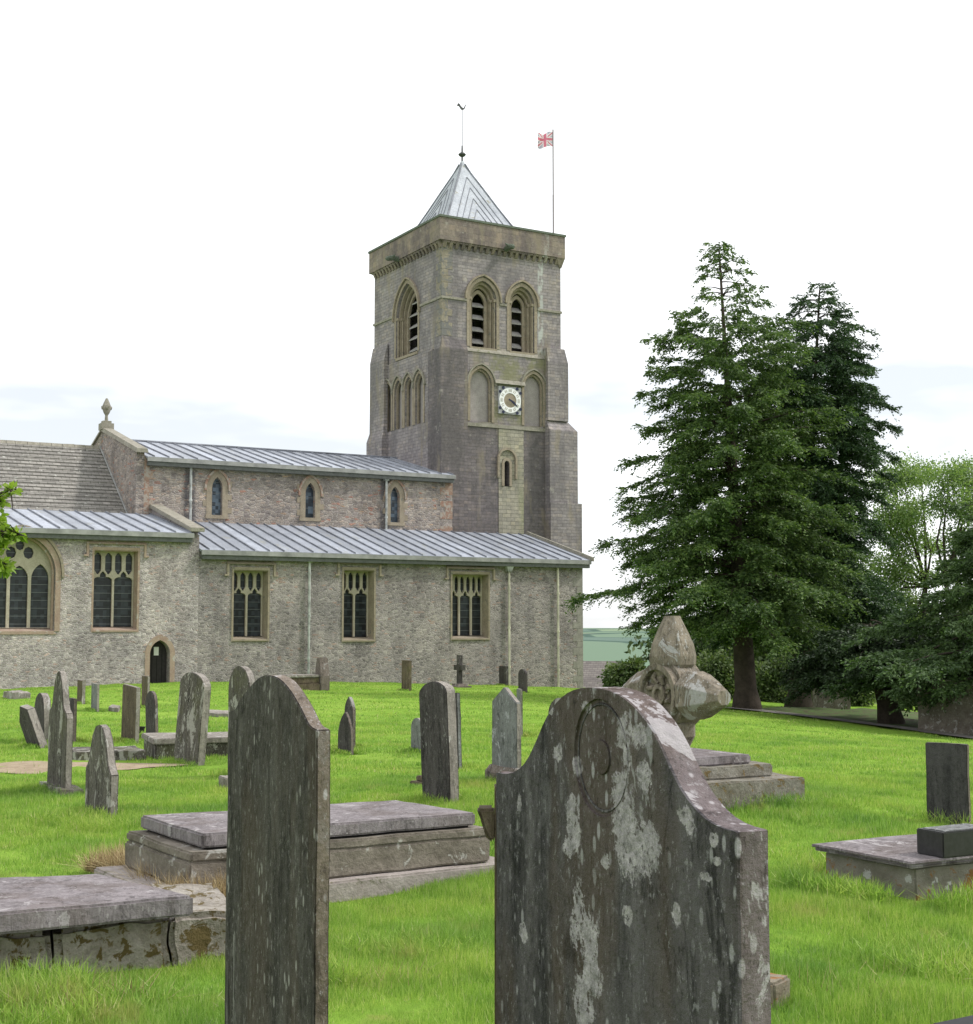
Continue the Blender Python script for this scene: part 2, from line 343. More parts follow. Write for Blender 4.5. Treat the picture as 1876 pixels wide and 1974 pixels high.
def glass(name, c1=(.010, .011, .015), c2=(.028, .034, .042), bars=6.5):
    m = NT(name, .35, .4); o = m.obj(); x = m.xyz(o)
    g = m.math('PINGPONG', m.math('MULTIPLY', x[2], bars/2), .5); k = m.step(g, .05, .0)
    n1 = m.noise(m.comb(m.math('ROUND', m.math('MULTIPLY', x[0], 7)), m.math('ROUND', m.math('MULTIPLY', x[2], 6))), 3.7, 1)
    col = m.mix(m.step(n1, .42, .62), c1, c2); col = m.mix(k, col, (.15, .16, .165))
    m.bump(m.noise(o, 9, 2), .35, .02); return m.col(col)
M['glass'] = glass('leaded window glass'); M['glass_blue'] = glass('blue grey lancet glass', (.03, .04, .055), (.12, .16, .21), 4)
M['louvre'] = plain_stone('stone louvre', (.25, .24, .23), (.36, .345, .33), 5)
M['black'] = simple('matt near black', (.015, .014, .013), .9)  # flat near-black shared by floor, joints, slit backing, tomb strip and vase
M['pipe'] = simple('cream painted drainpipe', (.50, .47, .38), .5, .4, var=.2, sc=3)
M['pipe_pale'] = simple('weathered pale drainpipe', (.38, .39, .38), .5, .4, var=.35, sc=3)
M['gutter'] = simple('dark eaves shade', (.11, .115, .11), .6)  # dark grey that paints the shade line beneath the eaves
M['fascia'] = simple('pale lead eaves roll', (.26, .26, .25), .6, var=.2, sc=2)
M['door'] = simple('dark boarded door', (.028, .024, .024), .7)
M['paper'] = simple('white notice paper', (.75, .75, .72), .8, var=.02)
M['white'] = simple('white clock enamel', (.78, .78, .78), .4, var=.03)
M['navy'] = simple('black blue clock marks', (.015, .02, .05), .5)
M['gold'] = simple('worn grey gilt numeral', (.42, .40, .36), .5)

# ================================================================ SETTING
def ground_mat():
    m = NT('mown grass turf', 1.0, .05); o = m.obj()
    col = m.ramp(m.noise(o, .35, 5, .6), [(.3, (.13, .24, .032)), (.5, (.18, .305, .042)), (.7, (.235, .355, .06))])
    col = m.mix(.8, col, m.ramp(m.noise(m.map(o, (1, .6, 1)), 5, 5, .7), [(.25, (.55, .6, .5)), (.72, (1.3, 1.25, 1.25))]), 'MULTIPLY')
    col = m.mix(m.math('MULTIPLY', m.step(m.noise(o, 1.1, 4, .7), .62, .72), .5), col, (.25, .22, .08))
    m.bump(m.noise(o, 22, 5, .7), .8, .04)
    return m.col(col)
M['turf'] = ground_mat()
def build_ground():
    xs = np.unique(np.concatenate([np.linspace(-4000, -60, 24), np.linspace(-60, 60, 181), np.linspace(60, 4000, 24)]))
    ys = np.unique(np.concatenate([np.linspace(-60, 0, 10), np.linspace(0, 76, 191), np.linspace(76, 240, 42), np.linspace(240, 6000, 24)]))
    X, Y = np.meshgrid(xs, ys); Z = G(X, Y)
    near = np.clip((76-Y)/10, 0, 1)*np.clip((60-np.abs(X))/10, 0, 1)
    Z = Z+near*(.018*np.sin(X*2.1+Y*.7)+.015*np.sin(X*.9-Y*1.7+1)+.01*np.sin(X*4.3+Y*3.1))
    h, w = X.shape
    v = np.c_[X.ravel(), Y.ravel(), Z.ravel()]
    idx = np.arange(h*w).reshape(h, w)
    f = np.stack([idx[:-1, :-1], idx[:-1, 1:], idx[1:, 1:], idx[1:, :-1]], -1).reshape(-1, 4)
    me = bpy.data.meshes.new('ground'); me.from_pydata(v.tolist(), [], f.tolist()); me.materials.append(M['turf'])
    me.polygons.foreach_set('use_smooth', [True]*len(f))
    o = bpy.data.objects.new('ground', me); COL.objects.link(o); tag(o, kind='structure')
build_ground()
def hills():
    m = NT('far fields and hedges', 1, .05); o = m.obj()
    c = m.xyz(m.vor(m.map(o, (1, .35, 0)), .006, out='Color')); e = m.vor(m.map(o, (1, .35, 0)), .006, feature='DISTANCE_TO_EDGE')
    col = m.ramp(c[0], [(0, (.14, .20, .14)), (.4, (.19, .25, .16)), (.7, (.11, .16, .13)), (.9, (.22, .25, .17))], 'CONSTANT')
    m.col(m.mix(m.step(e, .06, .03), col, (.06, .10, .08)))
    xs = np.linspace(-1500, 3500, 90); ys = np.linspace(500, 3200, 40); X, Y = np.meshgrid(xs, ys)
    t = np.clip((Y-500)/900, 0, 1); t = t*t*(3-2*t)
    Z = -36+t*(18+4*np.sin(X*.0021+1)+3*np.sin(X*.006+Y*.002))
    idx = np.arange(X.size).reshape(X.shape); f = np.stack([idx[:-1, :-1], idx[:-1, 1:], idx[1:, 1:], idx[1:, :-1]], -1).reshape(-1, 4)
    me = bpy.data.meshes.new('hills'); me.from_pydata(np.c_[X.ravel(), Y.ravel(), Z.ravel()].tolist(), [], f.tolist()); me.materials.append(m.mat)
    me.polygons.foreach_set('use_smooth', [True]*len(f))
    h_ = bpy.data.objects.new('hills', me); COL.objects.link(h_); tag(h_, kind='structure')
hills()
# path and shaded bank on the right
def strip(name, left, right, mat, dz, n=40):
    v = []; f = []
    for k in range(n+1):
        t = k/n
        for side in (left, right):
            q = np.interp(t*(len(side)-1), range(len(side)), [p[0] for p in side]), np.interp(t*(len(side)-1), range(len(side)), [p[1] for p in side])
            v.append((q[0], q[1], g1(q[0], q[1])+dz))
        if k: f.append((2*k-2, 2*k-1, 2*k+1, 2*k))
    mb = MB(); mb.add(v, f); o = mb.build(name, mat); return tag(o, kind='structure')
M['path'] = plain_stone('gritty grey path', (.20, .185, .17), (.30, .28, .26), 2, (.16, .14, .09), .3)
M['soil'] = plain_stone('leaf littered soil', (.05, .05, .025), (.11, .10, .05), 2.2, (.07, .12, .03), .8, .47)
pA = [ghit(1385, 1365), ghit(1560, 1385), ghit(1720, 1405), ghit(1876, 1427), ghit(2060, 1452)]
ph = [Vector((p.x+1.15*.9, p.y+1.15*.5, 0)) for p in pA]
pb = [Vector((p.x+22*.85, p.y+22*.53, 0)) for p in pA]
strip('path', pA, ph, M['path'], .05)
def bank():
    n, mN = 50, 26; v = []; f = []
    for k in range(n+1):
        t = k/n*(len(pA)-1)
        a = np.array([np.interp(t, range(5), [p[i] for p in ph]) for i in (0, 1)]); b = np.array([np.interp(t, range(5), [p[i] for p in pb]) for i in (0, 1)])
        for j in range(mN+1):
            s_ = j/mN; q = a*(1-s_)+b*s_
            v.append((q[0], q[1], g1(q[0], q[1])+.03+.14*math.sin(min(1, s_*5)*math.pi/2)+.06*math.sin(q[0]*2.1+q[1])*math.cos(q[1]*1.3)*min(1, s_*8)))
    for k in range(n):
        for j in range(mN):
            i = k*(mN+1)+j; f.append((i, i+mN+1, i+mN+2, i+1))
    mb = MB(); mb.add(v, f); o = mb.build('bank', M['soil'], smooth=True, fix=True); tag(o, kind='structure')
bank()

# ================================================================ CHURCH
ch = empty('church', (C0.x, C0.y, 0), math.atan2(WEST.y, WEST.x))
tag(ch, 'grey stone medieval parish church with square tower, lead roofs and clock', 'church')
def arch(x0, x1, zb, zs, zt, n=10):
    """pointed arch outline from bottom left anticlockwise"""
    w = (x1-x0)/2; h = zt-zs; cx = (x0+x1)/2; Rr = (w*w+h*h)/(2*w); c = Rr-w
    aT = math.atan2(h, c) if c >= 0 else math.pi-math.atan2(h, -c)
    pts = [(x0, zb), (x1, zb)]
    for k in range(n+1):
        a = aT*k/n; pts.append((cx-c+Rr*math.cos(a), zs+Rr*math.sin(a)))
    for k in range(n-1, -1, -1):
        a = aT*k/n; pts.append((cx+c-Rr*math.cos(a), zs+Rr*math.sin(a)))
    return pts
def rect(x0, x1, z0, z1): return [(x0, z0), (x1, z0), (x1, z1), (x0, z1)]
def ring_arch(x0, x1, zb, zs, zt, t, n=12):
    """outline of an arch band of thickness t (open at the bottom)"""
    o = arch(x0-t, x1+t, zb, zs, zt+t*1.15, n)[1:]; o = o + [(x0-t, zb)]
    i = arch(x0, x1, zb, zs, zt, n)[1:]; i = i+[(x0, zb)]
    return o + i[::-1]
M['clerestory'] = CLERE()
Zeave_a = onS(1120, 1082)[1]; Xj, Zeave_c = onS(384, 1031)[0], onS(384, 1031)[1]
print('aisle eave', Zeave_a, 'chapel', Xj, Zeave_c)
ZB = -3.6; XE = -31.0; TH = .95
wins = []          # (kind, x0,x1,z0,z1)
def wpx(l, r, t, b, a=0.0):
    x0, z1 = onS(l, t, a); x1, z0 = onS(r, b, a); zt_ = onS((l+r)/2, t, a)[1]; zb_ = onS((l+r)/2, b, a)[1]
    return x0, x1, zb_, zt_
w1 = wpx(450, 516, 1098, 1233); w2 = wpx(662, 721, 1098, 1234); w3 = wpx(871, 942, 1106, 1231)
w4 = wpx(181, 264, 1060, 1215); w5 = wpx(-24, 104, 1030, 1217); wd = wpx(289, 326, 1234, 1330)
for n_, w_ in (('w1', w1), ('w2', w2), ('w3', w3), ('w4', w4), ('w5', w5), ('door', wd)): print(n_, [round(q, 2) for q in w_], 'w', round(w_[1]-w_[0], 2), 'h', round(w_[3]-w_[2], 2))
R_ = lambda w: rect(w[0], w[1], w[2], w[3])
MB().plate(rect(Xj, 0, ZB, Zeave_a), [R_(w1), R_(w2), R_(w3)], 0, TH, mh=0).build('aisle_wall', [M['rubble']], ch)
MB().box((-TH, TH, ZB), (0, 5.4, Zeave_a)).build('aisle_end_wall', [M['rubble']], ch)
zs5 = w5[2]+(w5[3]-w5[2])*.60
a5 = arch(w5[0], w5[1], w5[2], zs5, w5[3], 12)
ad = arch(wd[0], wd[1], wd[2]-.4, wd[3]-.55, wd[3], 8)
MB().plate(rect(XE, Xj, ZB, Zeave_c), [R_(w4), a5, ad], -.03, TH).build('chapel_wall', [M['rubble_pale']], ch)
MB().box((Xj-.7, TH, Zeave_a-1), (Xj, 5.5, Zeave_c)).build('chapel_end_wall', [M['rubble']], ch)
# --- quoins at the south west corner
q = MB(); z = -2.2; k = 0
while z < Zeave_a-.25:
    h = random.uniform(.28, .42); L = .55 if k % 2 else .32
    q.box((-L, -.012, z), (.012, .3, min(z+h, Zeave_a-.02)-.012)); z += h; k += 1
q.build('quoins', plain_stone('grey quoin stone', (.20, .19, .17), (.31, .29, .26), 3), ch)
# --- windows
def square_window(w, lights, label, revmat, y=.52, hood=True, hm='buff'):
    x0, x1, z0, z1 = w; W_ = x1-x0; H_ = z1-z0
    par = MB()
    # reveal lining: four jamb pieces set 4 mm inside the hole
    t = .10
    par.plate(rect(x0-.06, x1+.06, z0-.08, z1+.10), [rect(x0+.02, x1-.02, z0+.02, z1-.02)], -.035, .02)
    par.hexa([(x1-.02, .021, z0+.02), (x1-.004, .021, z0+.02), (x1-.004, y+.1, z0+.02), (x1-.07, y+.1, z0+.02),
              (x1-.02, .021, z1-.02), (x1-.004, .021, z1-.02), (x1-.004, y+.1, z1-.02), (x1-.07, y+.1, z1-.02)])
    par.hexa([(x0+.004, .021, z0+.02), (x0+.02, .021, z0+.02), (x0+.07, y+.1, z0+.02), (x0+.004, y+.1, z0+.02),
              (x0+.004, .021, z1-.02), (x0+.02, .021, z1-.02), (x0+.07, y+.1, z1-.02), (x0+.004, y+.1, z1-.02)])
    par.box((x0+.02, .021, z1-.06), (x1-.02, y+.1, z1-.021))
    par.hexa([(x0, -.06, z0-.06), (x1, -.06, z0-.06), (x1, y+.1, z0-.06), (x0, y+.1, z0-.06), (x0+.02, -.06, z0+.0), (x1-.02, -.06, z0+.0), (x1-.02, y+.1, z0+.14), (x0+.02, y+.1, z0+.14)])
    win = par.build('window', M[revmat], ch)
    if hood:
        hd = MB(); hx0, hx1 = x0-.30, x1+.30; hz = z1+.22
        hd.hexa([(hx0, -.13, hz), (hx1, -.13, hz), (hx1, .0, hz), (hx0, .0, hz), (hx0, -.06, hz+.10), (hx1, -.06, hz+.10), (hx1, 0, hz+.13), (hx0, 0, hz+.13)])
        for xx in (hx0, hx1-.09): hd.box((xx, -.11, hz-.42), (xx+.09, 0, hz-.001))
        hd.box((hx0-.1, -.11, hz-.5), (hx0+.09, 0, hz-.421)); hd.box((hx1-.09, -.11, hz-.5), (hx1+.1, 0, hz-.421))
        hd.build('hood_mould', M[hm], win)
    tx0, tx1 = x0+.07, x1-.07; tw = tx1-tx0; zt = z1-.06; zb = z0+.14
    holes = []; mw = .085; lw = (tw-mw*(lights-1))/lights
    zl = zb+(zt-zb)*.615     # spring of the main lights
    for i in range(lights):
        a0 = tx0+i*(lw+mw)+.0; a1 = a0+lw
        if i == 0: a0 += .04
        if i == lights-1: a1 -= .04
        c = (a0+a1)/2; hw = (a1-a0)/2; rs = (zt-zb)*.085
        # cusped head: shoulders then small pointed lobe
        lobe = [(a1, zb), (a1, zl)]
        for k in range(1, 5): an = k/5*math.pi*.5; lobe.append((a1-hw*.55*(1-math.cos(an)), zl+rs*.55*math.sin(an)))
        lobe += [(c+hw*.32, zl+rs*.56), (c+hw*.34, zl+rs*.85), (c+hw*.22, zl+rs*1.15), (c, zl+rs*1.45)]
        lobe += [(2*c-x_, z_) for x_, z_ in lobe[::-1] if x_ != c]
        holes.append(lobe)
        # two small panel lights above each
        for s_ in (-1, 1):
            pc = c+s_*hw*.58; pw = hw*.37; p0 = zl+rs*.74; p1 = zt-.03
            holes.append([(pc-pw, p0+.22), (pc-pw*.2, p0+.06), (pc+pw*.2, p0+.06), (pc+pw, p0+.22), (pc+pw, p1-.16), (pc+pw*.5, p1-.05), (pc, p1), (pc-pw*.5, p1-.05), (pc-pw, p1-.16)])
    MB().plate(rect(tx0, tx1, zb, zt), holes, y-.05, y+.06, m=0).build('tracery', [M['tracery']], win)
    MB().box((tx0, y+.075, zb), (tx1, y+.095, zt)).build('glass', M['glass'], win)
    return win
for w_, l_, mt in ((w1, 2, 'buff'), (w2, 2, 'buff'), (w3, 3, 'buff'), (w4, 2, 'pink_stone')): square_window(w_, l_, '', mt, .52 if w_ is not w4 else .42, hm=mt)
def big_arch_window():
    x0, x1, z0, z1 = w5; y = .42
    fr = MB().plate(ring_arch(x0, x1, z0, zs5, z1, .2), (), -.07, .0, m=0)
    fr.plate(ring_arch(x0+.10, x1-.10, z0, zs5, z1-.10, .08), (), .12, .24, m=0)
    fr.hexa([(x0, -.06, z0-.12), (x1+.1, -.06, z0-.12), (x1+.1, .5, z0-.12), (x0, .5, z0-.12), (x0, -.06, z0-.0), (x1, -.06, z0-.0), (x1, .5, z0+.12), (x0, .5, z0+.12)])
    win = fr.build('window', M['pink_stone'], ch); win['label'] = 'wide pointed arch window cut by the left edge of the photo'
    MB().plate(ring_arch(x0-.22, x1+.22, zs5-.15, zs5, z1+.26, .10), (), -.13, -.031).build('hood_mould', M['buff'], win)
    xi0, xi1 = x0+.1, x1-.1; tw = xi1-xi0; mw = .12; lw = (tw-.12-2*mw)/3; holes = []
    zl = zs5-.25
    for i in range(3):
        a0 = xi0+.06+i*(lw+mw); a1 = a0+lw; c = (a0+a1)/2
        top = zl+.62 if i != 1 else zl+.55
        holes.append(arch(a0, a1, z0+.14, zl+.05, top, 6))
    cxm = (xi0+xi1)/2
    for (dx, dz, rx, rz) in ((-.33, 1.28-.35, .2, .24), (.33, 1.28-.35, .2, .24), (0, 1.22, .17, .20)):
        holes.append([(cxm+dx+rx*math.cos(2*math.pi*k/8), zl+dz+.12+rz*math.sin(2*math.pi*k/8)*(1.0)) for k in range(8)])
    MB().plate(arch(xi0-.05, xi1+.05, z0+.12, zs5, z1-.05, 12), holes, y-.05, y+.06).build('tracery', [M['tracery']], win)
    MB().plate(arch(xi0-.04, xi1+.04, z0+.12, zs5, z1-.06, 10), (), y+.075, y+.1).build('glass', [M['glass']], win)
big_arch_window()
# --- priest's door
dr = MB(); x0, x1, z0, z1 = wd
dr.plate(arch(x0+.01, x1-.01, z0-.35, z1-.55, z1-.01, 8), (), .38, .44)
door = dr.build('door', [M['door']], ch)
d2 = MB()
for k in range(1, 4): xx = x0+(x1-x0)*k/4; d2.box((xx-.012, .37, z0-.3), (xx+.012, .379, z1-.35))
d2.build('board_joint', M['black'], door)
MB().box((x0+(x1-x0)*.34, .36, z1-.62), (x0+(x1-x0)*.58, .369, z1-.28)).build('notice', M['paper'], door)
MB().plate(ring_arch(x0, x1, z0-.35, z1-.55, z1, .20), (), -.055, -.0).build('door_surround', [M['pink_stone']], ch)
# --- lead roofs with rolls
def lead_roof(name, xe, xw, y0, z0, y1, z1, pitch=.66, over=.25, th=.09, parent=ch, mat='lead'):
    mb = MB(); sl = (z1-z0)/(y1-y0); ya = y0-over; za = z0-sl*over
    mb.hexa([(xe, ya, za-th), (xw, ya, za-th), (xw, y1, z1-th), (xe, y1, z1-th), (xe, ya, za), (xw, ya, za), (xw, y1, z1), (xe, y1, z1)])
    o = mb.build(name, M[mat], parent)
    rm = MB(); x = xe+pitch*.5; e = .026
    while x < xw:
        rm.hexa([(x-e, ya, za+.002), (x+e, ya, za+.002), (x+e, y1, z1+.002), (x-e, y1, z1+.002), (x-e*.6, ya, za+.065), (x+e*.6, ya, za+.065), (x+e*.6, y1, z1+.065), (x-e*.6, y1, z1+.065)])
        x += pitch
    rm.build('lead_roll', M['seam'], o)
    g = MB(); g.box((xe, ya-.10, za-th-.12), (xw, ya-.002, za-.02)); g.build('gutter', M['fascia'], o)
    g = MB(); g.box((xe+.05, ya-.03, za-th-.30), (xw-.05, y0-.04, za-th-.122)); g.build('eaves_shade_strip', M['gutter'], o)  # dark box added to draw the shadow line under the eaves
    return o
AN = 5.5
Ztop_a = onS(1007, 1030, AN)[1]; print('aisle roof top', Ztop_a)
ra = lead_roof('aisle_roof', Xj+.02, .30, 0, Zeave_a+.12, AN, Ztop_a)
vg = MB(); vg.hexa([(.301, -.42, Zeave_a-.02), (.40, -.42, Zeave_a-.02), (.40, AN, Ztop_a-.05), (.301, AN, Ztop_a-.05), (.301, -.42, Zeave_a+.18), (.40, -.42, Zeave_a+.18), (.40, AN, Ztop_a+.16), (.301, AN, Ztop_a+.16)])
vg.build('verge', M['coping'], ra)
Ztop_c = onS(250, 990, AN)[1]; print('chapel roof top', Ztop_c)
lead_roof('chapel_roof', XE, Xj-.32, 0, Zeave_c+.1, AN, Ztop_c)
# parapet between chapel and aisle
cpm = MB(); zc0, zc1 = Zeave_c+.12, Ztop_c+.28
yk = 3.4
cpm.hexa([(Xj-.36, .3, Zeave_c-.4), (Xj+.06, .3, Zeave_c-.4), (Xj+.06, AN, Zeave_c-.4), (Xj-.36, AN, Zeave_c-.4), (Xj-.36, .3, zc0+.1), (Xj+.06, .3, zc0+.1), (Xj+.06, AN, zc1), (Xj-.36, AN, zc1)])
cp_ = cpm.build('chapel_parapet', M['rubble'], ch)
c2 = MB(); c2.hexa([(Xj-.46, -.3, zc0-.02), (Xj+.14, -.3, zc0-.02), (Xj+.14, AN, zc1), (Xj-.46, AN, zc1), (Xj-.46, -.3, zc0+.15), (Xj+.14, -.3, zc0+.15), (Xj+.14, AN, zc1+.18), (Xj-.46, AN, zc1+.18)])
c2.build('parapet_coping', M['coping'], cp_, bevel=.02)
# --- clerestory
Xn0 = onS(278, 900, AN)[0]; Xn1 = onS(872, 930, AN)[0]; Zn = onS(278, 884, AN)[1]; Zn2 = onS(860, 917, AN)[1]
print('clerestory', Xn0, Xn1, Zn, Zn2); Zn = (Zn+Zn2)/2
cw = [wpx(409, 428, 920, 993, AN), wpx(589, 607, 931, 998, AN), wpx(753, 770, 938, 1007, AN)]
for w_ in cw: print('lancet', round(w_[1]-w_[0], 2), round(w_[3]-w_[2], 2))
holes = [arch(w_[0], w_[1], w_[2], w_[3]-.5, w_[3], 6) for w_ in cw]
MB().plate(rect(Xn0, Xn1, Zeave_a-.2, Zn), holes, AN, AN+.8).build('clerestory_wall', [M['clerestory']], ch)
for i, w_ in enumerate(cw):
    x0, x1, z0, z1 = w_
    fr = MB().plate(ring_arch(x0, x1, z0, z1-.5, z1, .26), (), AN-.03, AN)
    for s_ in (0, 1, 2, 3, 4):
        if (s_+i) % 2: fr.box((x0-.42, AN-.02, z0+.1+s_*.3), (x0-.262, AN, z0+.36+s_*.3))
        else: fr.box((x1+.262, AN-.02, z0+.1+s_*.3), (x1+.45, AN, z0+.36+s_*.3))
    fr.box((x0-.3, AN-.05, z0-.16), (x1+.3, AN, z0-.002))
    win = fr.build('lancet_window', [M['buff']], ch)
    MB().plate(ring_arch(x0-.27, x1+.27, z1-.62, z1-.5, z1+.29, .10), (), AN-.09, AN-.0).build('hood_mould', [M['red_stone']], win)
    MB().plate(arch(x0-.02, x1+.02, z0, z1-.5, z1, 6), (), AN+.22, AN+.25).build('glass', [M['glass_blue']], win)
# red quoins at both ends
q2 = MB(); q = MB(); z = Zeave_a+1.2; k = 0
while z < Zn-.2:
    h = random.uniform(.28, .38); L = .7 if k % 2 else .4
    if k % 4 != 2: q.box((Xn1-L, AN-.012, z), (Xn1+.012, AN+.5, z+h-.002))
    q2.box((Xn0-.012, AN-.012, z), (Xn0+L*.6, AN+.5, z+h-.002))
    z += h; k += 1
q2.build('quoins', M['red_stone'], ch)
q.build('quoins', M['red_stone'], ch)  # clerestory
YR = 11.0; Zr = onS(700, 880, YR)[1]; Zr_chk = onS(300, 853, YR)[1]; print('ridge', Zr, Zr_chk)
Zr = (Zr+Zr_chk)/2
nr = lead_roof('nave_roof', Xn0+.05, Xn1-.0, AN, Zn+.12, YR, Zr, over=.28)
MB().hexa([(Xn0, YR, Zr-.09), (Xn1, YR, Zr-.09), (Xn1, YR+5.8, Zn+.1), (Xn0, YR+5.8, Zn+.1), (Xn0, YR, Zr), (Xn1, YR, Zr), (Xn1, YR+5.8, Zn+.2), (Xn0, YR+5.8, Zn+.2)]).build('north_slope', M['lead'], nr)
MB().tube([(Xn0, YR, Zr+.02), (Xn1, YR, Zr+.02)], .07, 6).build('ridge_roll', M['seam'], nr)
# --- east gable with coping and cross
ya, za = onE(212, 826, Xn0); print('gable apex', ya, za)
gz0 = Zn+.15
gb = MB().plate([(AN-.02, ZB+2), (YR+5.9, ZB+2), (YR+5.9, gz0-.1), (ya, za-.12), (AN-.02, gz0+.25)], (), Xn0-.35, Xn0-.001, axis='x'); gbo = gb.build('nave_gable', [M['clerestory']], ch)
cm = MB()
for (yy0, zz0, yy1, zz1) in ((AN-.3, gz0+.2, ya, za), (YR+6.1, gz0-.1, ya, za)):
    cm.hexa([(Xn0-.45, yy0, zz0-.14), (Xn0+.1, yy0, zz0-.14), (Xn0+.1, yy1, zz1-.14), (Xn0-.45, yy1, zz1-.14), (Xn0-.40, yy0, zz0+.04), (Xn0+.05, yy0, zz0+.04), (Xn0+.05, yy1, zz1+.04), (Xn0-.40, yy1, zz1+.04)])
cm.build('gable_coping', M['coping'], gbo, fix=True)
fn = MB(); fx, fy = Xn0-.18, ya
fn.box((fx-.3, fy-.28, za-.1), (fx+.3, fy+.28, za+.22)); fn.box((fx-.2, fy-.2, za+.221), (fx+.2, fy+.2, za+.34))
fn.tube([(fx, fy, za+.34), (fx, fy, za+.62), (fx, fy, za+.75), (fx, fy, za+.95), (fx, fy, za+1.1), (fx, fy, za+1.25), (fx, fy, za+1.33), (fx, fy, za+1.45)], [.09, .07, .15, .22, .20, .14, .10, .05], 8)
for s_ in (-1, 1):
    fn.tube([(fx, fy+s_*.1, za+1.0), (fx+s_*.02, fy+s_*.30, za+.98)], [.09, .10], 6); fn.tube([(fx+s_*.1, fy, za+1.0), (fx+s_*.24, fy, za+.98)], [.08, .09], 6)
fn.build('gable_cross', M['coping'], gbo, fix=True)
# --- chancel roof
Yc = ya+.35; Zc = onE(200, 861, Xn0-.35)[1]; print('chancel ridge', Yc, Zc)
Yc1, Zc1 = onE(246, 992, Xn0-.35); print('flashing low', Yc1, Zc1)
sl_ = (Zc-Zc1)/(Yc-Yc1); ye = Yc1-1.6; zE = Zc-sl_*(Yc-ye)
cr_ = MB().hexa([(XE, ye, zE-.15), (Xn0-.36, ye, zE-.15), (Xn0-.36, Yc, Zc-.15), (XE, Yc, Zc-.15), (XE, ye, zE), (Xn0-.36, ye, zE), (Xn0-.36, Yc, Zc), (XE, Yc, Zc)])
cr_.hexa([(XE, Yc, Zc-.15), (Xn0-.36, Yc, Zc-.15), (Xn0-.36, 2*Yc-ye, zE-.15), (XE, 2*Yc-ye, zE-.15), (XE, Yc, Zc), (Xn0-.36, Yc, Zc), (Xn0-.36, 2*Yc-ye, zE), (XE, 2*Yc-ye, zE)])
cro = cr_.build('chancel_roof', M['slates'], ch)
rg = MB(); x = XE
while x < Xn0-.5:
    L = random.uniform(.4, .6); rg.hexa([(x, Yc-.17, Zc-.10), (x+L-.02, Yc-.17, Zc-.10), (x+L-.02, Yc+.17, Zc-.10), (x, Yc+.17, Zc-.10), (x, Yc-.04, Zc+.09), (x+L-.02, Yc-.04, Zc+.09+random.uniform(-.02, .02)), (x+L-.02, Yc+.04, Zc+.09), (x, Yc+.04, Zc+.09)]); x += L
rg.build('ridge_stones', M['coping'], cro)
MB().tube([(Xn0-.38, Yc-.1, Zc+.05), (Xn0-.38, ye, zE+.07)], .05, 6).build('flashing', M['fascia'], cro)
MB().box((XE, ye+.4, ZB), (Xn0-.36, ye+1.2, zE+.1)).build('chancel_wall', M['rubble'], ch)
# courses of slates as real steps
ss = MB(); nst = 24
for k in range(nst):
    y_a = ye+(Yc-ye)*k/nst; z_a = zE+(Zc-zE)*k/nst; y_b = ye+(Yc-ye)*(k+1)/nst; z_b = zE+(Zc-zE)*(k+1)/nst
    ss.hexa([(XE, y_a-.02, z_a+.002), (Xn0-.42, y_a-.02, z_a+.002), (Xn0-.42, y_b, z_b+.001), (XE, y_b, z_b+.001), (XE, y_a-.03, z_a+.045), (Xn0-.42, y_a-.03, z_a+.045), (Xn0-.42, y_b, z_b+.006), (XE, y_b, z_b+.006)])
ss.build('slate_courses', M['slates'], cro)
# --- tower
TA = 6.1
TX0 = onS(852, 600, TA)[0]; TX1 = onS(1081, 600, TA)[0]
TY1 = onE(722, 600, TX0)[0]; print('tower', TX0, TX1, TY1)
ZT0 = onS(852, 464, TA)[1]; ZT = onS(852, 417, TA-.25)[1]; print('tower top', ZT0, ZT)
def tw(l, r, t, b, inset=0): return wpx(l, r, t, b, TA)
b1 = tw(905, 957, 541, 669); b2 = tw(982, 1030, 553, 680)
bl1 = tw(904, 946, 710, 813); bl2 = tw(1008, 1045, 722, 822)
def eface(l, r, t, b):
    y0, _ = onE(r, (t+b)/2, TX0); y1, _ = onE(l, (t+b)/2, TX0); xm = (l+r)/2
    return y0, y1, onE(xm, b, TX0)[1], onE(xm, t, TX0)[1]
e1 = eface(764, 806, 546, 684)
for n_, w_ in (('b1', b1), ('b2', b2), ('bl1', bl1), ('bl2', bl2), ('e1', e1)): print(n_, [round(q, 2) for q in w_], round(w_[1]-w_[0], 2), round(w_[3]-w_[2], 2))
# the two belfry lights are a pair at one level
zb_ = (b1[2]+b2[2])/2; zt_ = (b1[3]+b2[3])/2; b1 = (b1[0], b1[1], zb_, zt_); b2 = (b2[0], b2[1], zb_, zt_)
zb_ = (bl1[2]+bl2[2])/2; zt_ = (bl1[3]+bl2[3])/2; bl1 = (bl1[0], bl1[1], zb_, zt_); bl2 = (bl2[0], bl2[1], zb_, zt_)
slit = tw(968, 978, 889, 938)
sp_of = lambda w, k=.62: w[3]-(w[1]-w[0])*k
Zset = onS(960, 680, TA)[1]; Zset2 = onS(960, 822, TA)[1]; Zmid = onS(852, 572, TA)[1]; print('Z set', Zset, Zset2, Zmid)
hs = [arch(b1[0], b1[1], b1[2], sp_of(b1), b1[3]), arch(b2[0], b2[1], b2[2], sp_of(b2), b2[3])]
MB().plate(rect(TX0, TX1, Zset, ZT0+.3), hs, TA, TA+.9).build('tower_belfry_south_wall', [M['tower']], ch)
sh_ = [arch(bl1[0], bl1[1], bl1[2], sp_of(bl1), bl1[3]), arch(bl2[0], bl2[1], bl2[2], sp_of(bl2), bl2[3])]
PRJ = .10
MB().plate(rect(TX0, TX1, Zset2, Zset), sh_, TA-PRJ, TA+.9).build('tower_clock_south_wall', [M['tower']], ch)
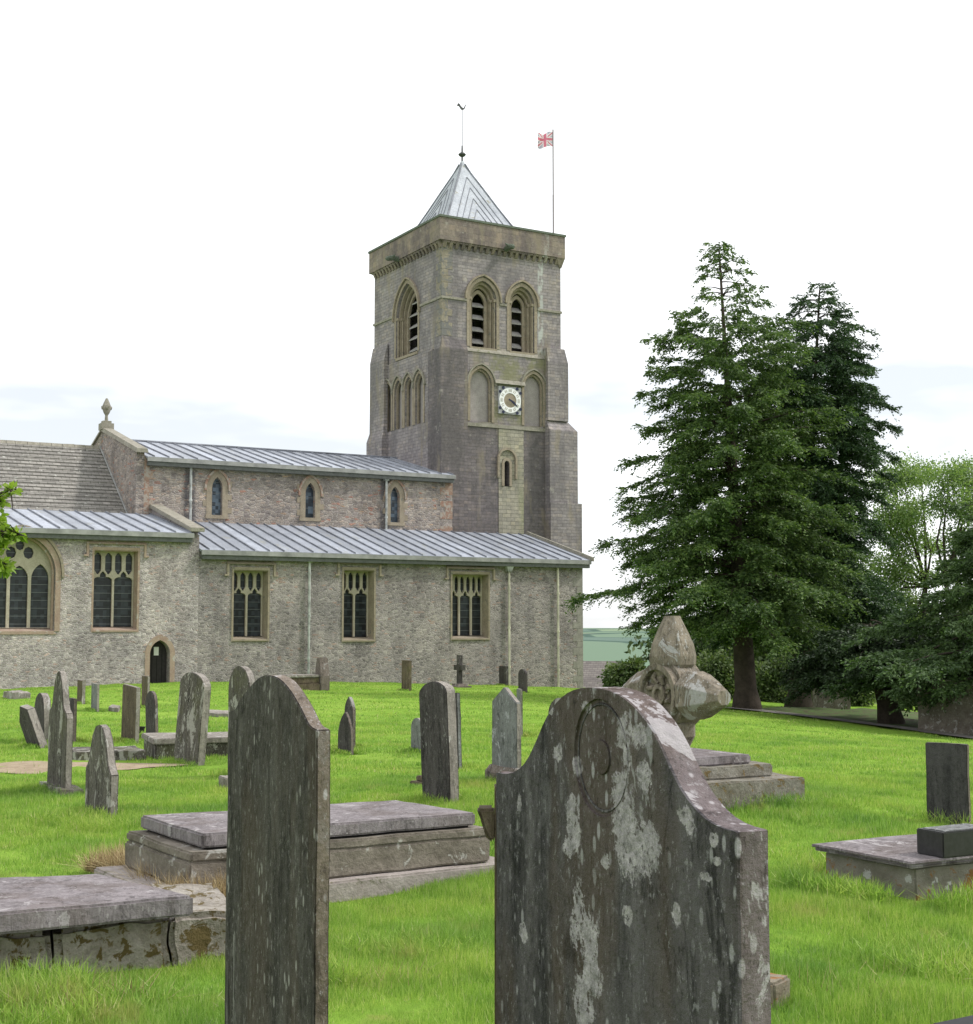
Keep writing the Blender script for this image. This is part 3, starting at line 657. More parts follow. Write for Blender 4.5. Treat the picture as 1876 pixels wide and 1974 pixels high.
MB().plate(rect(TX0, TX1, ZB, Zset2), [arch(slit[0], slit[1], slit[2], slit[3]-.18, slit[3], 5)], TA-PRJ*1.6, TA+.9).build('tower_lower_south_wall', [M['tower_dark']], ch)
he = [arch(e1[0], e1[1], e1[2], sp_of(e1, .7), e1[3])]
# east arcade of four lancets
arc = []
for (l, r, t, b) in ((744, 757, 740, 834), (763, 778, 733, 828), (783, 798, 726, 822), (803, 819, 720, 815)): arc.append(eface(l, r, t, b))
za_t = sum(a[3] for a in arc)/4; za_b = sum(a[2] for a in arc)/4
arc = [(a[0], a[1], za_b, za_t) for a in arc]; print('arcade', [[round(q, 2) for q in a] for a in arc])
MB().plate(rect(TA+.9, TY1, Zset, ZT0+.3), he, TX0, TX0+.9, axis='x').build('tower_belfry_east_wall', [M['tower']], ch)
MB().plate(rect(TA+.9, TY1, ZB, Zset), [arch(a[0], a[1], a[2], sp_of(a, .7), a[3]) for a in arc], TX0-.07, TX0+.9, axis='x').build('tower_lower_east_wall', [M['tower']], ch)
MB().box((TX0+.9, TY1-.9, ZB), (TX1, TY1, ZT0+.3)).box((TX1-.9, TA+.9, ZB), (TX1, TY1-.9, ZT0+.3)).build('tower_back_walls', [M['tower']], ch)
MB().box((TX0+.9, TA+.9, ZT0-.2), (TX1-.9, TY1-.9, ZT0)).build('tower_roof_deck', [M['lead']], ch)
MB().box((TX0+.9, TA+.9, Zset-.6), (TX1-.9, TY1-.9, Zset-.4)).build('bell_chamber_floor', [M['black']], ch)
def arch_orders(w, axis, base, spr, name, zb=None, hood=True, d=1, louv=True):
    x0, x1, z0, z1 = w; s_ = base
    fr = MB()
    fr.plate(ring_arch(x0, x1, z0, spr, z1, .16), (), s_-.03, s_, axis=axis)
    fr.plate(ring_arch(x0+.13, x1-.13, z0, spr, z1-.15, .125), (), s_+.16, s_+.34, axis=axis)
    fr.plate(ring_arch(x0+.27, x1-.27, z0, spr, z1-.30, .135), (), s_+.36, s_+.5, axis=axis)
    fr.plate(ring_arch(x0+.44, x1-.44, z0, spr-.1, z1-.56, .17), (), s_+.5, s_+.62, axis=axis)
    mk = (lambda a, b, c: (a, b, c)) if axis == 'y' else (lambda a, b, c: (b, a, c))
    fr.box(mk(x0, s_-.05, z0-.14), mk(x1, s_+.6, z0-.002))
    for xx in (x0+.07, x1-.07, x0+.2, x1-.2):
        yy = s_+.09 if abs(xx-(x0+x1)/2) > (x1-x0)/2-.1 else s_+.3
        fr.tube([mk(xx, yy, z0), mk(xx, yy, spr)], .05, 8); fr.box(mk(xx-.085, yy-.085, spr-.02), mk(xx+.085, yy+.07, spr+.12))
    win = fr.build(name, M['buff'], ch)
    if hood: MB().plate(ring_arch(x0-.2, x1+.2, spr-.05, spr, z1+.24, .09), (), s_-.13, s_-.0, axis=axis).build('hood_mould', M['buff'], win)
    if louv:
        lv = MB(); z = z0+.30; i0, i1 = x0+.42, x1-.42
        while z < z1-1.0:
            p = [mk(i0, s_+.56, z), mk(i1, s_+.56, z), mk(i1, s_+.9, z+.26), mk(i0, s_+.9, z+.26)]
            lv.hexa(p+[(q[0], q[1], q[2]+.07) for q in p]); z += .64
        lv.build('louvre', M['louvre'], win)
    return win
arch_orders(b1, 'y', TA, sp_of(b1), 'belfry_window'); arch_orders(b2, 'y', TA, sp_of(b2), 'belfry_window'); arch_orders(e1, 'x', TX0, sp_of(e1, .7), 'belfry_window')
def blind(w, base, axis='y', hood=True):
    x0, x1, z0, z1 = w; k = .62 if axis == 'y' else .7; spr = z1-(x1-x0)*k
    fr = MB(); fr.plate(ring_arch(x0, x1, z0, spr, z1, .13), (), base-.04, base, axis=axis)
    fr.plate(ring_arch(x0+.09, x1-.09, z0, spr, z1-.11, .085), (), base+.1, base+.2, axis=axis)
    o = fr.build('blind_arch', M['buff'], ch)
    MB().plate(arch(x0+.01, x1-.01, z0, spr, z1-.01), (), base+.28, base+.36, axis=axis).build('infill', M['blind'], o)
    if hood: MB().plate(ring_arch(x0-.16, x1+.16, spr-.05, spr, z1+.19, .07), (), base-.12, base, axis=axis).build('hood_mould', M['coping'], o)
blind(bl1, TA-PRJ); blind(bl2, TA-PRJ)
for a in arc: blind(a, TX0-.07, 'x', True)
x0, x1, z0, z1 = slit
fr = MB().plate(ring_arch(x0, x1, z0, z1-.18, z1, .14), (), TA-PRJ*1.6-.09, TA-PRJ*1.6-.03); fr.plate(ring_arch(x0-.33, x1+.33, z0+.4, z1+.05, z1+.55, .1), (), TA-PRJ*1.6-.16, TA-PRJ*1.6-.03)
so_ = fr.build('stair_slit_window', M['buff'], ch)
MB().box((x0-.1, TA+.5, z0-.1), (x1+.1, TA+.55, z1+.1)).build('glass', M['black'], so_)
# pale stair strip on the south face, left and right of the slit, thin projecting ashlar
sx0 = onS(958, 900, TA)[0]; sx1 = onS(1006, 900, TA)[0]
MB().plate(rect(sx0, sx1, ZB, Zset2-.15), [arch(slit[0]-.13, slit[1]+.13, slit[2]-.0, slit[3]-.1, slit[3]+.13, 5)], TA-PRJ*1.6-.03, TA-PRJ*1.6-.001).build('stair_strip', [M['tower_pale']], ch)
# string courses
st = MB()
for a_, b_ in (((TX0-.05, TA-.07, Zmid-.06), (b1[0]-.18, TA, Zmid+.06)), ((b1[1]+.18, TA-.07, Zmid-.06), (b2[0]-.18, TA, Zmid+.06)), ((b2[1]+.18, TA-.07, Zmid-.06), (TX1+.05, TA, Zmid+.06)),
               ((TX0-.07, TA+.01, Zmid-.06), (TX0, e1[0]-.18, Zmid+.06)), ((TX0-.07, e1[1]+.18, Zmid-.06), (TX0, TY1+.05, Zmid+.06)), ((TX0+.5, TA-PRJ*1.6-.06, Zset2-.12), (TX1, TA-PRJ*1.6, Zset2+.06))):
    MB().box(a_, b_).build('string_course', M['coping'], ch)
st.hexa([(TX0-.07, TA-PRJ-.05, Zset-.1), (TX1+.05, TA-PRJ-.05, Zset-.1), (TX1+.05, TA, Zset-.1), (TX0-.07, TA, Zset-.1), (TX0-.07, TA-PRJ, Zset+.0), (TX1+.05, TA-PRJ, Zset), (TX1+.05, TA-.002, Zset+.14), (TX0-.07, TA-.002, Zset+.14)])
st.build('string_course', M['coping'], ch)
# corner pilaster (south east) and quoin lines
pm = MB(); px1 = onS(897, 780, TA)[0]
pm.box((TX0-.16, TA-.26, ZB), (px1, TA-.001-PRJ, Zset-.1)); pm.box((TX0-.16, TA-PRJ, ZB), (TX0-.072, TA+1.2, Zset-.1))
pm.hexa([(TX0-.16, TA-.26, Zset-.099), (px1, TA-.26, Zset-.099), (px1, TA-.01, Zset-.099), (TX0-.16, TA-.01, Zset-.099), (TX0, TA-.02, Zset+.55), (px1, TA-.02, Zset+.45), (px1, TA-.01, Zset+.45), (TX0, TA-.01, Zset+.55)])
pm.build('corner_pilaster', M['tower_dark'], ch)
qm = MB(); z = Zset+.6
while z < ZT0-.1:
    qm.box((TX0-.012, TA-.012, z), (TX0+random.choice((.35, .6)), TA+random.choice((.35, .6)), z+.33)); z += .345
qm.build('tower_quoins', M['quoin'], ch)
# south west buttress, stepping out as it descends
def zz(py): return onS(1085, py, TA)[1]
def xx_(px): return onS(px, 800, TA-.4)[0]
bm_ = MB(); bx0 = onS(1057, 800, TA-.45)[0]
def stage(xa, xb, ya_, yb, z0, z1, slope, dx, mb_):
    mb_.box((xa, ya_, z0), (xb, yb, z1))
    mb_.hexa([(xa, ya_, z1+.001), (xb, ya_, z1+.001), (xb, yb, z1+.001), (xa, yb, z1+.001), (xa, ya_+dx*.8, z1+slope), (xb-dx, ya_+dx*.8, z1+slope), (xb-dx, yb, z1+slope), (xa, yb, z1+slope)])
stage(bx0, xx_(1095), TA-.45, TA+1.0, zz(815), zz(704), zz(676)-zz(704), xx_(1095)-TX1-.02, bm_)
stage(bx0-.02, xx_(1109), TA-.62, TA+1.1, zz(972), zz(834), zz(812)-zz(834), xx_(1109)-xx_(1095), bm_)
bm_.box((bx0-.02, TA-.70, ZB), (xx_(1115), TA+1.2, zz(972)-.001))
bm_.build('southwest_buttress', M['tower'], ch, fix=True)
# north east buttress
nb = MB(); y_u = onE(713, 760, TX0-.3)[0]; y_l = onE(707, 880, TX0-.4)[0]; y_i = onE(740, 760, TX0-.3)[0]
zE1 = onE(715, 706, TX0)[1]; zE2 = onE(712, 840, TX0)[1]
nb.box((TX0-.30, y_i, zE2), (TX0-.071, y_u, zE1)); nb.hexa([(TX0-.3, y_i, zE1), (TX0-.071, y_i, zE1), (TX0-.071, y_u, zE1), (TX0-.3, y_u, zE1), (TX0-.08, y_i, zE1+.9), (TX0-.071, y_i, zE1+.9), (TX0-.071, TY1, zE1+.9), (TX0-.08, TY1, zE1+.9)])
nb.box((TX0-.42, y_i-.03, ZB), (TX0-.071, y_l, zE2-.5)); nb.hexa([(TX0-.42, y_i-.03, zE2-.499), (TX0-.071, y_i-.03, zE2-.499), (TX0-.071, y_l, zE2-.499), (TX0-.42, y_l, zE2-.499), (TX0-.3, y_i, zE2), (TX0-.071, y_i, zE2), (TX0-.071, y_u, zE2), (TX0-.3, y_u, zE2)])
nb.build('northeast_buttress', M['tower'], ch)
# --- parapet, corbels
ov = .24
pm = MB(); o0x, o1x, o0y, o1y = TX0-ov, TX1+ov*.6, TA-ov, TY1+ov
zc = ZT0+.02; tp = ZT
pm.plate(rect(o0x, o1x, zc, tp), (), o0y, o0y+.45)
pm.box((o0x, o0y+.451, zc), (o0x+.45, o1y, tp)); pm.box((o0x+.45, o1y-.45, zc), (o1x, o1y, tp)); pm.box((o1x-.45, o0y+.451, zc), (o1x, o1y-.45, tp))
par = pm.build('parapet', [M['parapet']], ch)
cc = MB(); c_ = .05
cc.box((o0x-c_, o0y-c_, tp+.001), (o1x+c_, o0y+.5, tp+.11)); cc.box((o0x-c_, o0y+.5, tp+.001), (o0x+.5, o1y+c_, tp+.11)); cc.box((o0x+.5, o1y-.5, tp+.001), (o1x+c_, o1y+c_, tp+.11)); cc.box((o1x-.5, o0y+.5, tp+.001), (o1x+c_, o1y-.5, tp+.11))
cc.build('parapet_capping', M['lichen_lead'], par)
cb = MB(); x = TX0+.02; k = 0
while x < TX1-.15:
    cb.hexa([(x, TA-.06, zc-.34), (x+.17, TA-.06, zc-.34), (x+.17, TA, zc-.34), (x, TA, zc-.34), (x, o0y+.01, zc-.03), (x+.17, o0y+.01, zc-.03), (x+.17, TA, zc-.03), (x, TA, zc-.03)]); x += .36
cb.box((TX0-.01, o0y+.06, zc-.10), (TX1, TA, zc-.002))
y = TA+.02
while y < TY1-.1:
    cb.hexa([(TX0-.06, y, zc-.34), (TX0, y, zc-.34), (TX0, y+.17, zc-.34), (TX0-.06, y+.17, zc-.34), (o0x+.01, y, zc-.03), (TX0, y, zc-.03), (TX0, y+.17, zc-.03), (o0x+.01, y+.17, zc-.03)]); y += .36
cb.box((o0x+.06, TA, zc-.10), (TX0, TY1, zc-.002))
cb.hexa([(TX1-.1, TA-.05, zc-.5), (TX1+.03, TA-.05, zc-.5), (TX1+.03, TA+.6, zc-.5), (TX1-.1, TA+.6, zc-.5), (TX1-.4, o0y, zc-.001), (o1x, o0y, zc-.001), (o1x, TA+.6, zc-.001), (TX1-.4, TA+.6, zc-.001)])
cb.build('corbel', M['parapet'], par)
# gargoyle spouts on both faces
for (gx, gy, dx, dy) in ((onS(972, 480, TA)[0], o0y, 0, -1), (o0x, onE(775, 490, TX0)[0], -1, 0)):
    gm = MB(); gm.tube([(gx-dx*.1, gy-dy*.1, zc+.02), (gx+dx*.3, gy+dy*.3, zc+.06), (gx+dx*.62, gy+dy*.62, zc-.02), (gx+dx*.72, gy+dy*.72, zc-.05)], [.15, .15, .13, .07], 8)
    for s_ in (-1, 1): gm.tube([(gx+dx*.35+dy*s_*.1, gy+dy*.35+dx*s_*.1, zc+.1), (gx+dx*.3+dy*s_*.26, gy+dy*.3+dx*s_*.26, zc+.2)], [.07, .03], 6)
    gm.build('gargoyle', M['lichen_lead'], ch)
# --- spire: concave lead pyramid with chevron rolls
scx, scy = (TX0+TX1)/2, (TA+TY1)/2
Pa = onS(891, 311, scy); scx = Pa[0]; zA = Pa[1]; print('spire', scx, scy, zA)
hb = min(scx-TX0, TX1-scx)-.15; hb = 3.3; zb0 = ZT0+.1; Hs = zA-zb0
prof = [(1.0, 0), (.81, .15), (.61, .33), (.43, .52), (.26, .71), (.13, .85), (.045, .945), (.02, 1.0)]
rings = [[(scx-hb*w, scy-hb*w, zb0+Hs*h), (scx+hb*w, scy-hb*w, zb0+Hs*h), (scx+hb*w, scy+hb*w, zb0+Hs*h), (scx-hb*w, scy+hb*w, zb0+Hs*h)] for w, h in prof]
spo = MB().loft(rings).build('spire', M['spire'], ch)
def sp_pt(face, t, h, off=.01):
    w = np.interp(h, [p[1] for p in prof], [p[0] for p in prof])*hb
    z = zb0+Hs*h
    return {'s': (scx+t*w, scy-w-off, z+off*.5), 'e': (scx-w-off, scy+t*w, z+off*.5)}[face]
rl = MB()
for face in 'se':
    for k in range(6):
        h1 = .22+k*.12
        for s_ in (-1, 1):
            pts = []
            for j in range(7):
                q_ = j/6; h = h1-q_*.50
                if h < 0: break
                w = np.interp(h, [p[1] for p in prof], [p[0] for p in prof]); x_ = s_*q_*.9*.5/max(w, .05)
                if abs(x_) > 1: break
                pts.append(sp_pt(face, x_, h))
            if len(pts) > 1: rl.tube(pts, .022, 5)
    rl.tube([sp_pt(face, -1, h) for h in np.linspace(0, .97, 12)], .05, 6); rl.tube([sp_pt(face, 1, h) for h in np.linspace(0, .97, 12)], .05, 6)
rl.build('lead_roll', M['seam'], spo)
zt1 = onS(891, 298, scy)[1]; zt2 = onS(889, 212, scy)[1]
MB().tube([(scx, scy, zA-.1), (scx, scy, zt1-.14), (scx, scy, zt1-.08), (scx, scy, zt1), (scx, scy, zt1+.08), (scx, scy, zt1+.14), (scx, scy, zt1+.5), (scx, scy, zt1+.52), (scx, scy, zt2)], [.05, .05, .16, .22, .16, .05, .04, .022, .018], 10).build('finial_rod', M['dark_metal'], spo)
ck = [(-.32, .10), (-.26, .22), (-.17, .20), (-.10, .10), (0, .02), (.10, .0), (.14, .10), (.20, .22), (.25, .26), (.20, .10), (.16, -.02), (.08, -.10), (.02, -.13), (-.05, -.12), (-.12, -.06), (-.2, .04), (-.28, .06), (-.36, .04)]
wv = MB().plate([(scx+p[0], zt2+.14+p[1]) for p in ck], (), scy-.012, scy+.012).build('weathercock', [M['dark_metal']], spo)
# --- clock
kx0, kz1 = onS(957, 744, TA); kx1, kz0 = onS(1002, 801, TA); kc = ((kx0+kx1)/2, (onS(979.5, 773, TA)[1])); kr = (kx1-kx0)/2*.96; yb_ = TA-PRJ
print('clock', kx0, kx1, kc, kr)
ko = MB().box((kc[0]-kr, yb_-.08, kc[1]-kr*1.05), (kc[0]+kr, yb_-.001, kc[1]+kr*1.05)).build('clock', plain_stone('grey clock backing', (.30, .30, .31), (.45, .45, .46), 4), ch)
circ = lambda r, n=36: [(kc[0]+r*math.cos(2*math.pi*k/n), kc[1]+r*math.sin(2*math.pi*k/n)) for k in range(n)]
MB().plate(circ(kr*.96), [circ(kr*.56)], yb_-.12, yb_-.081).build('chapter_ring', M['white'], ko)
MB().plate(circ(kr*.56), (), yb_-.10, yb_-.082).build('dial_centre', M['buff'], ko)
for k in range(12):
    nm = MB()
    a = R(90-30*k); c_, s_ = math.cos(a), math.sin(a); r0, r1, hw = kr*.66, kr*.86, .022
    for off in ((-.045, .045) if k % 3 else (-.07, 0, .07)):
        p = [(r0, off-hw), (r1, off-hw), (r1, off+hw), (r0, off+hw)]
        pp = [(kc[0]+c_*u-s_*v, kc[1]+s_*u+c_*v) for u, v in p]
        nm.plate(pp, (), yb_-.128, yb_-.121)
    nm.build('numeral', M['gold'], ko)
for sx in (-1, 1):
    for sz in (-1, 1):
        for (fx, fz) in ((.9, .62), (.62, .93)):
            cx_, cz_ = kc[0]+sx*kr*fx, kc[1]+sz*kr*fz
            cm2 = MB().plate([(cx_+.085*math.cos(k*math.pi/4), cz_+.085*math.sin(k*math.pi/4)) for k in range(8)], (), yb_-.14, yb_-.121); cm2.build('corner_mark', M['navy'], ko)
hm = MB()
for (ang, L, w_) in ((-35, kr*.80, .045), (-28, kr*.5, .06)):
    a = R(ang); c_, s_ = math.cos(a), math.sin(a); p = [(-.12, -w_*.6), (L*.7, -w_), (L, 0), (L*.7, w_), (-.12, w_*.6)]
    hm.plate([(kc[0]+c_*u-s_*v, kc[1]+s_*u+c_*v) for u, v in p], (), yb_-.155-(.01 if L < kr*.6 else 0), yb_-.145-(.01 if L < kr*.6 else 0))
hm.build('clock_hand', M['navy'], ko)
ch2 = MB(); ch2.hexa([(kx0-.2, yb_-.2, kz1+.1), (kx1+.2, yb_-.2, kz1+.1), (kx1+.2, yb_, kz1+.1), (kx0-.2, yb_, kz1+.1), (kx0-.2, yb_-.1, kz1+.3), (kx1+.2, yb_-.1, kz1+.3), (kx1+.2, yb_, kz1+.34), (kx0-.2, yb_, kz1+.34)])
ch2.build('clock_hood', M['coping'], ko)
# --- drainpipes
def pipe(px, pyt, pyb, a, mat, r=.055, hopper=True):
    x, zt_ = onS(px, pyt, a); zb_ = onS(px, pyb, a)[1]; y = a-.12
    mb = MB().tube([(x, y, zb_), (x, y, zt_)], r, 8)
    z = zb_+.9
    while z < zt_-.3: mb.tube([(x, y, z), (x, y, z+.09)], r*1.4, 8); z += 1.8
    o = mb.build('drainpipe', M[mat], ch)
    if hopper: MB().hexa([(x-.1, y-.09, zt_-.05), (x+.1, y-.09, zt_-.05), (x+.1, y+.1, zt_-.05), (x-.1, y+.1, zt_-.05), (x-.19, y-.15, zt_+.22), (x+.19, y-.15, zt_+.22), (x+.19, y+.1, zt_+.22), (x-.19, y+.1, zt_+.22)]).build('hopper_head', M['pipe_pale'], o)
pipe(595, 1082, 1312, 0, 'pipe_pale'); pipe(979, 1100, 1325, 0, 'pipe'); pipe(1073, 1092, 1330, 0, 'pipe', hopper=False)
pipe(367, 895, 1005, AN, 'pipe_pale', .06); pipe(743, 925, 1035, AN, 'pipe_pale', .06)
def flag():
    x, z0 = onS(1067, 452, TA+1.0); z1 = onS(1064, 249, TA+1.0)[1]
    base = ch.matrix_world if False else None
    wp = Matrix.Translation((C0.x, C0.y, 0)) @ Matrix.Rotation(math.atan2(WEST.y, WEST.x), 4, 'Z')
    b = wp @ Vector((x, TA+1.0, ZT0)); L = z1-ZT0
    fp = empty('flagpole', b); tag(fp, 'slim white flagpole with small red and white flag on the church tower', 'flagpole')
    MB().tube([(0, 0, 0), (0, 0, (z0-ZT0)+2.2)], .045, 8).tube([(0, 0, (z0-ZT0)+2.2), (0, 0, L)], .038, 8).build('pole', simple('grey painted pole', (.26, .23, .24), .5, var=.03), fp)
    m = NT('union style flag cloth', .8); o = m.obj(); X = m.xyz(o)
    hh, ww = .80, 1.12; zc_ = L-.55
    u = m.math('DIVIDE', m.math('ADD', X[0], .56), 1.12/2); u = m.math('ADD', u, 0)
    un = m.math('DIVIDE', m.math('ADD', X[0], .44), .44); vn = m.math('DIVIDE', m.math('SUBTRACT', X[2], zc_), .4)
    d1 = m.math('ABSOLUTE', m.math('SUBTRACT', un, vn)); d2_ = m.math('ABSOLUTE', m.math('ADD', un, vn)); dm = m.math('MINIMUM', d1, d2_)
    cr1 = m.math('MINIMUM', m.math('ABSOLUTE', un), m.math('ABSOLUTE', vn))
    col = m.mix(m.step(dm, .30, .26), (.50, .48, .58), (.85, .78, .82)); col = m.mix(m.step(dm, .12, .09), col, (.66, .20, .28))
    col = m.mix(m.step(cr1, .30, .27), col, (.85, .8, .82)); col = m.mix(m.step(cr1, .19, .16), col, (.66, .20, .28)); m.col(col)
    nx, nz = 18, 10; v = []; f = []
    for i in range(nx+1):
        for j in range(nz+1):
            s_ = i/nx; v.append((-.03-.82*s_, .16*math.sin(s_*9+j*.3)*s_, zc_-.4+.8*j/nz-.10*s_+.05*math.sin(s_*7)))
    for i in range(nx):
        for j in range(nz): a = i*(nz+1)+j; f.append((a, a+nz+1, a+nz+2, a+1))
    MB().add(v, f).build('flag', m.mat, fp, smooth=True)
flag()
#SPLIT#
# ================================================================ GRAVESTONES
def stone_mat(name, dark, mid, pale, lich=.5, streak=1.0, speck=.5, brown=0.0, patches=None, edge=None, moss=0):
    """weathered slate or sandstone: vertical streaks, specks and blots of lichen; edges take a separate, mostly paler variant"""
    m = NT(name, .92, .15); o = m.obj(); oi = m.n('ShaderNodeObjectInfo')
    off = m.n('ShaderNodeVectorMath', operation='ADD'); m.put(off.inputs[0], o); sc = m.n('ShaderNodeVectorMath', operation='SCALE'); m.put(sc.inputs[0], (13, 7, 5)); m.put(sc.inputs['Scale'], oi.outputs['Random'])
    m.t.links.new(sc.outputs[0], off.inputs[1]); v = off.outputs[0]
    st = m.noise(m.map(v, (9, 9, .7)), 1.6, 6, .65, .3)
    col = m.ramp(st, [(.30, dark), (.55, mid), (.78, tuple(c*1.35 for c in mid))])
    col = m.mix(.75, col, m.ramp(m.noise(m.map(v, (1, 1, .5)), 38, 5, .75), [(.28, .45), (.72, 1.55)]), 'MULTIPLY')
    b = m.noise(v, 2.4, 3, .6); col = m.mix(m.math('MULTIPLY', m.step(b, .45, .65), .5), col, tuple(c*1.45 for c in mid))
    md = m.noise(m.map(v, (1.5, 1.5, .5)), 9, 6, .78, .5)
    col = m.mix(m.math('MULTIPLY', m.step(md, .52, .62), .5), col, tuple(c*.55+q*.25 for c, q in zip(mid, pale)))
    col = m.mix(m.math('MULTIPLY', m.step(md, .46, .36), .7), col, tuple(c*.55 for c in dark))
    rn = m.math('MULTIPLY', m.step(m.noise(m.map(v, (26, 26, 1.1)), 1.3, 4, .7), .58, .68), m.step(m.noise(m.map(v, (2, 2, 1)), 2.1, 4, .7), .48, .6))
    col = m.mix(m.math('MULTIPLY', rn, .6*speck), col, tuple(c*.85 for c in pale))
    if brown: col = m.mix(m.math('MULTIPLY', m.step(m.noise(m.map(v, (3, 3, .8)), 1.4, 4), .48, .62), brown), col, (.085, .06, .04))
    gr = m.noise(m.map(v, (1, 1, .55)), 75, 4, .8)
    col = m.mix(m.math('MULTIPLY', m.step(gr, .57, .66), .55*speck+.15), col, tuple(c*.8 for c in pale))
    col = m.mix(m.math('MULTIPLY', m.step(gr, .42, .34), .6), col, tuple(c*.5 for c in dark))
    # specks, drawn out downwards
    sp_ = m.vor(m.map(v, (1, 1, .42)), 34, rnd=1); pk = m.math('MULTIPLY', m.step(sp_, .26, .16), m.step(m.noise(m.map(v, (1.5, 1.5, .6)), 3.2, 3), .40, .62))
    col = m.mix(m.math('MULTIPLY', pk, speck), col, pale)
    w = m.noise(m.map(v, (1, 1, .5)), 4.2, 6, .72, .8)
    lk = m.step(w, .655-.085*lich, .675-.085*lich)
    col = m.mix(m.math('MULTIPLY', lk, min(1, .55+lich*.3)), col, m.mix(m.noise(v, 40, 3), tuple(c*.7 for c in pale), tuple(min(1, c*1.2) for c in pale)))
    if moss: col = m.mix(m.math('MULTIPLY', m.step(m.noise(v, 2.1, 5, .7), .5, .62), moss), col, (.10, .11, .03))
    if patches:
        x = m.xyz(o); n1 = m.noise(m.map(o, (1, 1, .6)), 11, 6, .8, .6); n2 = m.noise(o, 45, 3, .7)
        jit = m.math('MULTIPLY', m.math('SUBTRACT', m.math('ADD', n1, m.math('MULTIPLY', n2, .5)), .75), 3.4)
        tot = None
        for (cx_, cz_, rx, rz) in patches:
            a = m.math('DIVIDE', m.math('SUBTRACT', x[0], cx_), rx); b_ = m.math('DIVIDE', m.math('SUBTRACT', x[2], cz_), rz)
            d = m.math('SQRT', m.math('ADD', m.math('MULTIPLY', a, a), m.math('MULTIPLY', b_, b_)))
            tot = d if tot is None else m.math('MINIMUM', tot, d)
        pkk = m.step(m.math('ADD', tot, jit), 1.12, .92)
        pkk = m.math('MULTIPLY', pkk, m.step(n2, .36, .46))
        col = m.mix(m.math('MULTIPLY', pkk, .93), col, m.ramp(m.noise(o, 34, 5, .8), [(.32, (.10, .105, .10)), (.48, (.28, .268, .28)), (.68, (.48, .462, .478))]))
    col = m.mix(1, col, (1.02, .985, 1.01), 'MULTIPLY')
    m.bump(m.math('ADD', m.noise(v, 26, 6, .75), m.math('MULTIPLY', st, .8)), .75, .018)
    return m.col(col)
DK = stone_mat('dark streaked slate', (.022, .0205, .0205), (.068, .062, .060), (.30, .31, .28), .35, speck=.5)
DKE = stone_mat('brown slate edge', (.07, .058, .048), (.14, .12, .10), (.33, .33, .31), .7, speck=.5)
GL = stone_mat('lichened grey stone', (.035, .032, .028), (.105, .098, .082), (.37, .37, .33), 1.25, speck=1.0, moss=.25)
GE = stone_mat('pale stone edge', (.14, .13, .11), (.24, .225, .195), (.42, .42, .38), .9, speck=.5)
SLV = stone_mat('silver grey stone', (.06, .065, .06), (.17, .18, .175), (.38, .40, .40), .8, speck=.6)
BRN = stone_mat('brown sandstone', (.05, .04, .028), (.12, .098, .068), (.28, .26, .18), .3, speck=.3, moss=.3)
def prof_ogee(w, h, H, f=None):
    f = f or [(0, 1), (.1, .992), (.2, .965), (.3, .915), (.4, .835), (.5, .72), (.58, .60), (.66, .455), (.74, .30), (.81, .17), (.88, .07), (.94, .015), (1, 0)]
    hw = w/2; a = [(u*hw*.985, h-H+H*z) for u, z in f]
    r = [(-x, z) for x, z in a[::-1]][:-1]+a
    return [(-hw, 0), (-hw, h-H-.001)] + [p for p in r if abs(p[0]) < hw*.99] + [(hw, h-H-.001), (hw, 0)]
def profile(kind, w, h):
    hw = w/2
    if kind == 'ogee': return prof_ogee(w, h, w*.26)
    if kind == 'square': return [(-hw, 0), (-hw, h), (hw, h), (hw, 0)]
    if kind == 'round': return [(-hw, 0)]+[(-hw*math.cos(math.pi*k/16), h-hw*.8+hw*.8*math.sin(math.pi*k/16)) for k in range(17)]+[(hw, 0)]
    if kind == 'segment': return [(-hw, 0)]+[(-hw*math.cos(math.pi*k/16), h-hw*.42+hw*.42*math.sin(math.pi*k/16)) for k in range(17)]+[(hw, 0)]
    if kind == 'gothic':
        a = arch(-hw, hw, 0, h-w*.85, h, 8); return a
    if kind == 'peak': return [(-hw, 0), (-hw, h-w*.30), (0, h), (hw, h-w*.30), (hw, 0)]
    if kind == 'shouldered':     # narrow pointed head on sloping shoulders
        s_ = [(hw, 0), (hw, h-w*.62), (hw*.93, h-w*.55), (hw*.72, h-w*.50), (hw*.62, h-w*.44), (hw*.52, h-w*.30), (hw*.36, h-w*.13), (hw*.16, h-w*.02), (0, h)]
        return [(-x, z) for x, z in s_]+s_[::-1][1:]
    if kind == 'wave':
        s_ = [(hw, 0), (hw, h-w*.50), (hw*.9, h-w*.46), (hw*.76, h-w*.40), (hw*.66, h-w*.28), (hw*.5, h-w*.12), (hw*.28, h-w*.02), (0, h)]
        return [(-x, z) for x, z in s_]+s_[::-1][1:]
ALONG = -NORTH     # stones stand north-south: from the left (far) edge to the right (near) edge
def place(name, A, B, zb, kind, h, th, mats, label, cat='gravestone', group=None, lean=0, tip=0, bevel=.008, prof=None, sub=0, depthm=.3, noise=0, extra=None):
    """A,B: ground points of the front face's left and right bottom corners"""
    A = Vector((A[0], A[1], 0)); B = Vector((B[0], B[1], 0)); w = (B-A).length; ang = math.atan2((B-A).y, (B-A).x)
    pr = prof(w, h) if prof else profile(kind, w, h)
    pr = [(x, z if z > 0 else -depthm) for x, z in pr]
    mb = MB().plate(pr, (), 0, th, m=0, mh=1, mb=0)
    c = (A+B)/2
    o = mb.build(name, mats, None, bevel=bevel, sub=sub, noise=noise)
    o.location = (c.x, c.y, zb); o.rotation_euler = (R(tip), R(lean), ang)
    tag(o, label, cat, group); return o
